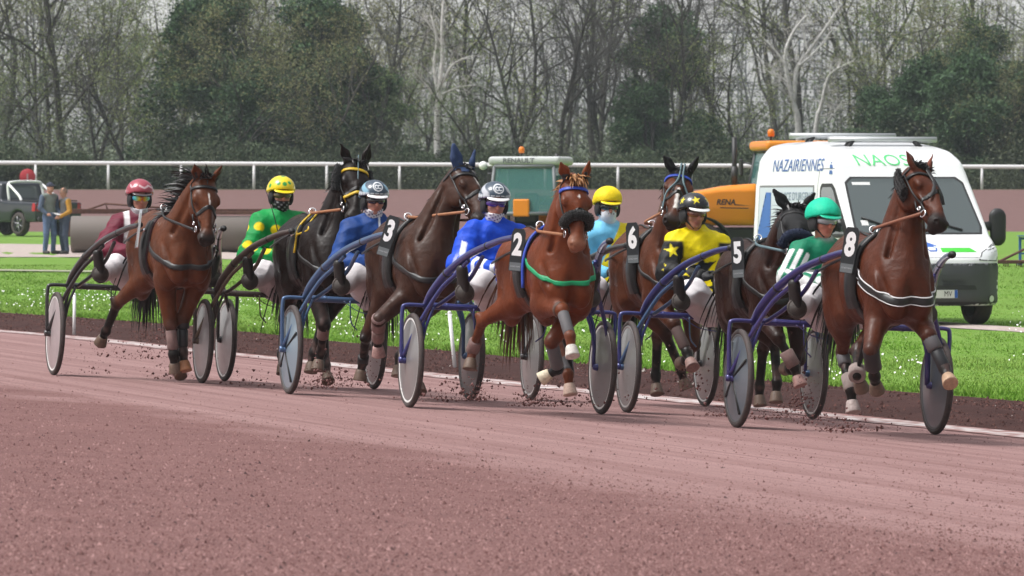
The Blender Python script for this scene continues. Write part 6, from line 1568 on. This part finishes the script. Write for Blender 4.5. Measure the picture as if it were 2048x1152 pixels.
place('bare0', 140, 256, 1.05, 0, 'tall bare tree with a straight dark trunk above the two men')
place('bare1', 1130, 254, .80, 1.0, 'bare tree with spreading limbs right of the grey tractor'); place('bare2', 1195, 257, .85, 2.5, 'bare tree with grey trunk above the chestnut horse')
place('leafy0', 200, 252, .74, .5, 'low budding tree with a short trunk behind the rail at the left')
rg = np.random.default_rng(31); k = 0
for px in np.arange(-240, 2330, 84):
    px = px + rg.uniform(-24, 24); y = rg.uniform(262, 300); kd = ('bare%d' % rg.integers(4)) if rg.uniform() < .42 else ('leafy%d' % rg.integers(3)); place(kd, px, y, rg.uniform(.85, 1.15), rg.uniform(0, 6.28))
for px in np.arange(-200, 2300, 105):
    px = px + rg.uniform(-35, 35); kd = ('leafy%d' % rg.integers(3)) if rg.uniform() < .65 else ('bare%d' % rg.integers(4))
    if abs(px - 1640) < 110 or abs(px - 880) < 60: continue
    place(kd, px, rg.uniform(250, 262), rg.uniform(.55, .85), rg.uniform(0, 6.28))
for px in np.arange(-200, 2300, 62):
    px = px + rg.uniform(-25, 25); place('shrub', px, rg.uniform(248.5, 252), rg.uniform(.65, 1.1), rg.uniform(0, 6.28), cat='shrub')
# far wood, one mass: stems, twigs and thin foliage up the slope
mb = MB(); rf = np.random.default_rng(17)
for i in range(260):
    y = rf.uniform(305, 470); x = rf.uniform(-1.15, 1.15) * 1024 * y / F_PX; z = float(z_in(y)); h = rf.uniform(6, 12); lx = rf.normal() * .8
    mb.tube([(x, y, z - .3), (x + lx * .4, y, z + h * .5), (x + lx, y, z + h)], [rf.uniform(.06, .16), .06, .015], 4, caps=False)
    for j in range(14):
        t = rf.uniform(.2, 1); b = A3(x + lx * t, y, z + h * t); e = b + A3(rf.normal() * 1.3, rf.normal(), rf.uniform(.3, 2.0)); m_ = lerp(b, e, .5) + rf.normal(size=3) * .2; mb.tube([b, m_, e], [.03, .02, .008], 3, caps=False)
tag(mb.build('far_wood', mat('far_bark', (.11, .115, .11), .95)), kind='stuff')
n = 90000; y = rf.uniform(300, 430, n); x = rf.uniform(-1.2, 1.2, n) * 1024 * y / F_PX; hh = rf.exponential(1.5, n); hh *= (.5 + .8 * (np.sin(x * .35 + y * .1) * np.sin(x * .11) + .6)); keep = (hh < 8) & (hh > 0)
C = np.stack([x, y, z_in(y) + hh], 1)[keep]; V, Q, c = leaf_cards(C, .12, ((.06, .085, .05), (.14, .17, .105)), rf); tag(raw_mesh('far_foliage', V, Q, LEAF, smooth=False, col=c), kind='stuff')
n = 130000; y = 247 + rf.exponential(3.2, n); x = rf.uniform(-1.2, 1.2, n) * 1024 * y / F_PX; hh = rf.exponential(.75, n) * (1 + .8 * np.sin(x * .5 + 1) * np.sin(x * 1.3)); keep = (hh < 4) & (y < 275) & (hh > 0)
C = np.stack([x, y, z_in(y) + hh], 1)[keep]; V, Q, c = leaf_cards(C, .058, ((.036, .050, .026), (.10, .12, .06)), rf); tag(raw_mesh('undergrowth', V, Q, LEAF, smooth=False, col=c), kind='stuff')
# switchyard beyond the wood: lattice gantries and wires
GALV = mat('galvanised_steel', (.20, .215, .225), .6, .3)
def lattice(mb, a, b, w, step, r=.05):
    a, b = A3(*a), A3(*b); L = np.linalg.norm(b - a); t = unit(b - a); s = unit(np.cross(t, A3(0, 1, .01))) * w / 2; q = A3(0, w / 2, 0)
    C = [s + q, s - q, -s - q, -s + q]
    for c in C: mb.tube([a + c, b + c], r, 4, caps=False)
    n = int(L / step)
    for i in range(n):
        p0, p1 = a + t * L * i / n, a + t * L * (i + 1) / n
        for k in range(4): mb.tube([p0 + C[k], p1 + C[(k + 1) % 4]], r * .7, 3, caps=False)
for j, (px, y, wd, hh) in enumerate(((60, 520, 16, 12), (380, 500, 15, 11.5), (620, 540, 17, 13), (860, 500, 14, 12), (1120, 560, 18, 13), (1330, 500, 14, 12.5), (1560, 540, 17, 13), (1800, 505, 15, 12), (2020, 530, 16, 12.5))):
    x = (px - 1024) * y / F_PX; z = float(z_in(y)); g = thing('steel_gantry', 'grey lattice switchyard gantry seen through the bare trees', 'gantry', (x, y, z), group='switchyard gantries beyond the wood')
    for s in (-1, 0, 1): mb = MB(); lattice(mb, (s * wd / 2, 0, -.5), (s * wd / 2, 0, hh + 3), .7, .9); mb.build('mast', GALV, g)
    for zz in (hh * .62, hh): mb = MB(); lattice(mb, (-wd / 2, 0, zz), (wd / 2, 0, zz), .7, .9); mb.build('beam', GALV, g)
    mb = MB()
    for i in range(9): xx = -wd / 2 + (i + .5) * wd / 9; mb.tube([(xx, 0, hh - .3), (xx, 0, hh - 1.9)], .13, 6); mb.tube([(xx, 0, hh - 1.9), (xx + wd / 18, 0, hh - 2.6), (xx + wd / 9, 0, hh - 1.9)], .035, 4)
    for i in range(6): mb.tube([(-wd / 2, .2, hh * .2 + i * 1.1), (wd / 2, .2, hh * .2 + i * 1.1)], .04, 4)
    mb.build('insulators', GALV, g)

# ------------------------------------------------------------------ sand thrown up by hooves and wheels
def clods():
    rr = np.random.default_rng(23); B = []
    spots = [(300, 705, 95, 26, 320, 49.5), (345, 745, 40, 14, 120, 48.6), (640, 765, 45, 20, 240, 46.5), (700, 760, 40, 22, 160, 45.8), (880, 790, 60, 20, 160, 43.6), (955, 790, 28, 16, 240, 44.0), (1075, 800, 34, 13, 260, 42.6), (1150, 800, 40, 12, 90, 43.0),
             (1250, 790, 60, 14, 70, 44), (1375, 770, 28, 26, 140, 46), (1440, 820, 30, 10, 110, 43.5), (1550, 825, 40, 13, 170, 43), (1605, 800, 20, 30, 170, 42.8), (1690, 850, 50, 10, 200, 40.4), (1620, 835, 40, 14, 120, 41.8), (200, 735, 60, 14, 60, 49), (500, 760, 40, 16, 60, 47.5)]
    for px, py, sx, sy, n, y0 in spots:
        for _ in range(int(n * 1.1)):
            y = y0 + rr.normal() * .35; qx, qy = px + rr.normal() * sx * .75, py + 12 - rr.exponential(1.0) * sy * 1.1
            x = (qx - 1024) * y / F_PX; z = CAM_H - (qy - HOR) * y / F_PX; z = max(z, float(z_track(x, y)) + .004); B.append((x, y, z, min(.0025 + rr.exponential(.0032), .014)))
    B = np.array(B); n = len(B); T = rr.normal(size=(n, 6, 3)) * .25 + np.array([(1, 0, 0), (-1, 0, 0), (0, 1, 0), (0, -1, 0), (0, 0, 1), (0, 0, -1)])
    V = B[:, None, :3] + T * B[:, 3][:, None, None]; i = np.arange(n)[:, None] * 6
    F_ = np.concatenate([i + np.array(q) for q in ((0, 2, 4), (2, 1, 4), (1, 3, 4), (3, 0, 4), (2, 0, 5), (1, 2, 5), (3, 1, 5), (0, 3, 5))])
    c = lerp(A3(.085, .038, .034), A3(.24, .125, .118), rr.uniform(0, 1, n)[:, None]); tag(raw_mesh('flying_sand', V.reshape(-1, 3), F_, mat('clod', attr=True, rough=.95, spec=.1), smooth=False, col=np.repeat(c, 6, 0)), kind='stuff')
clods()


hz = MB(); hz.box((0, 202, 14), (1000, 1014, 33)); hzm = bpy.data.materials.new('haze'); hzm.use_nodes = True; N_ = hzm.node_tree.nodes; N_.remove(N_['Principled BSDF'])
pv = N_.new('ShaderNodeVolumePrincipled'); pv.inputs['Color'].default_value = (.80, .88, .93, 1); pv.inputs['Density'].default_value = .00024; hzm.node_tree.links.new(pv.outputs[0], N_['Material Output'].inputs['Volume'])
tag(hz.build('haze', hzm), kind='stuff')
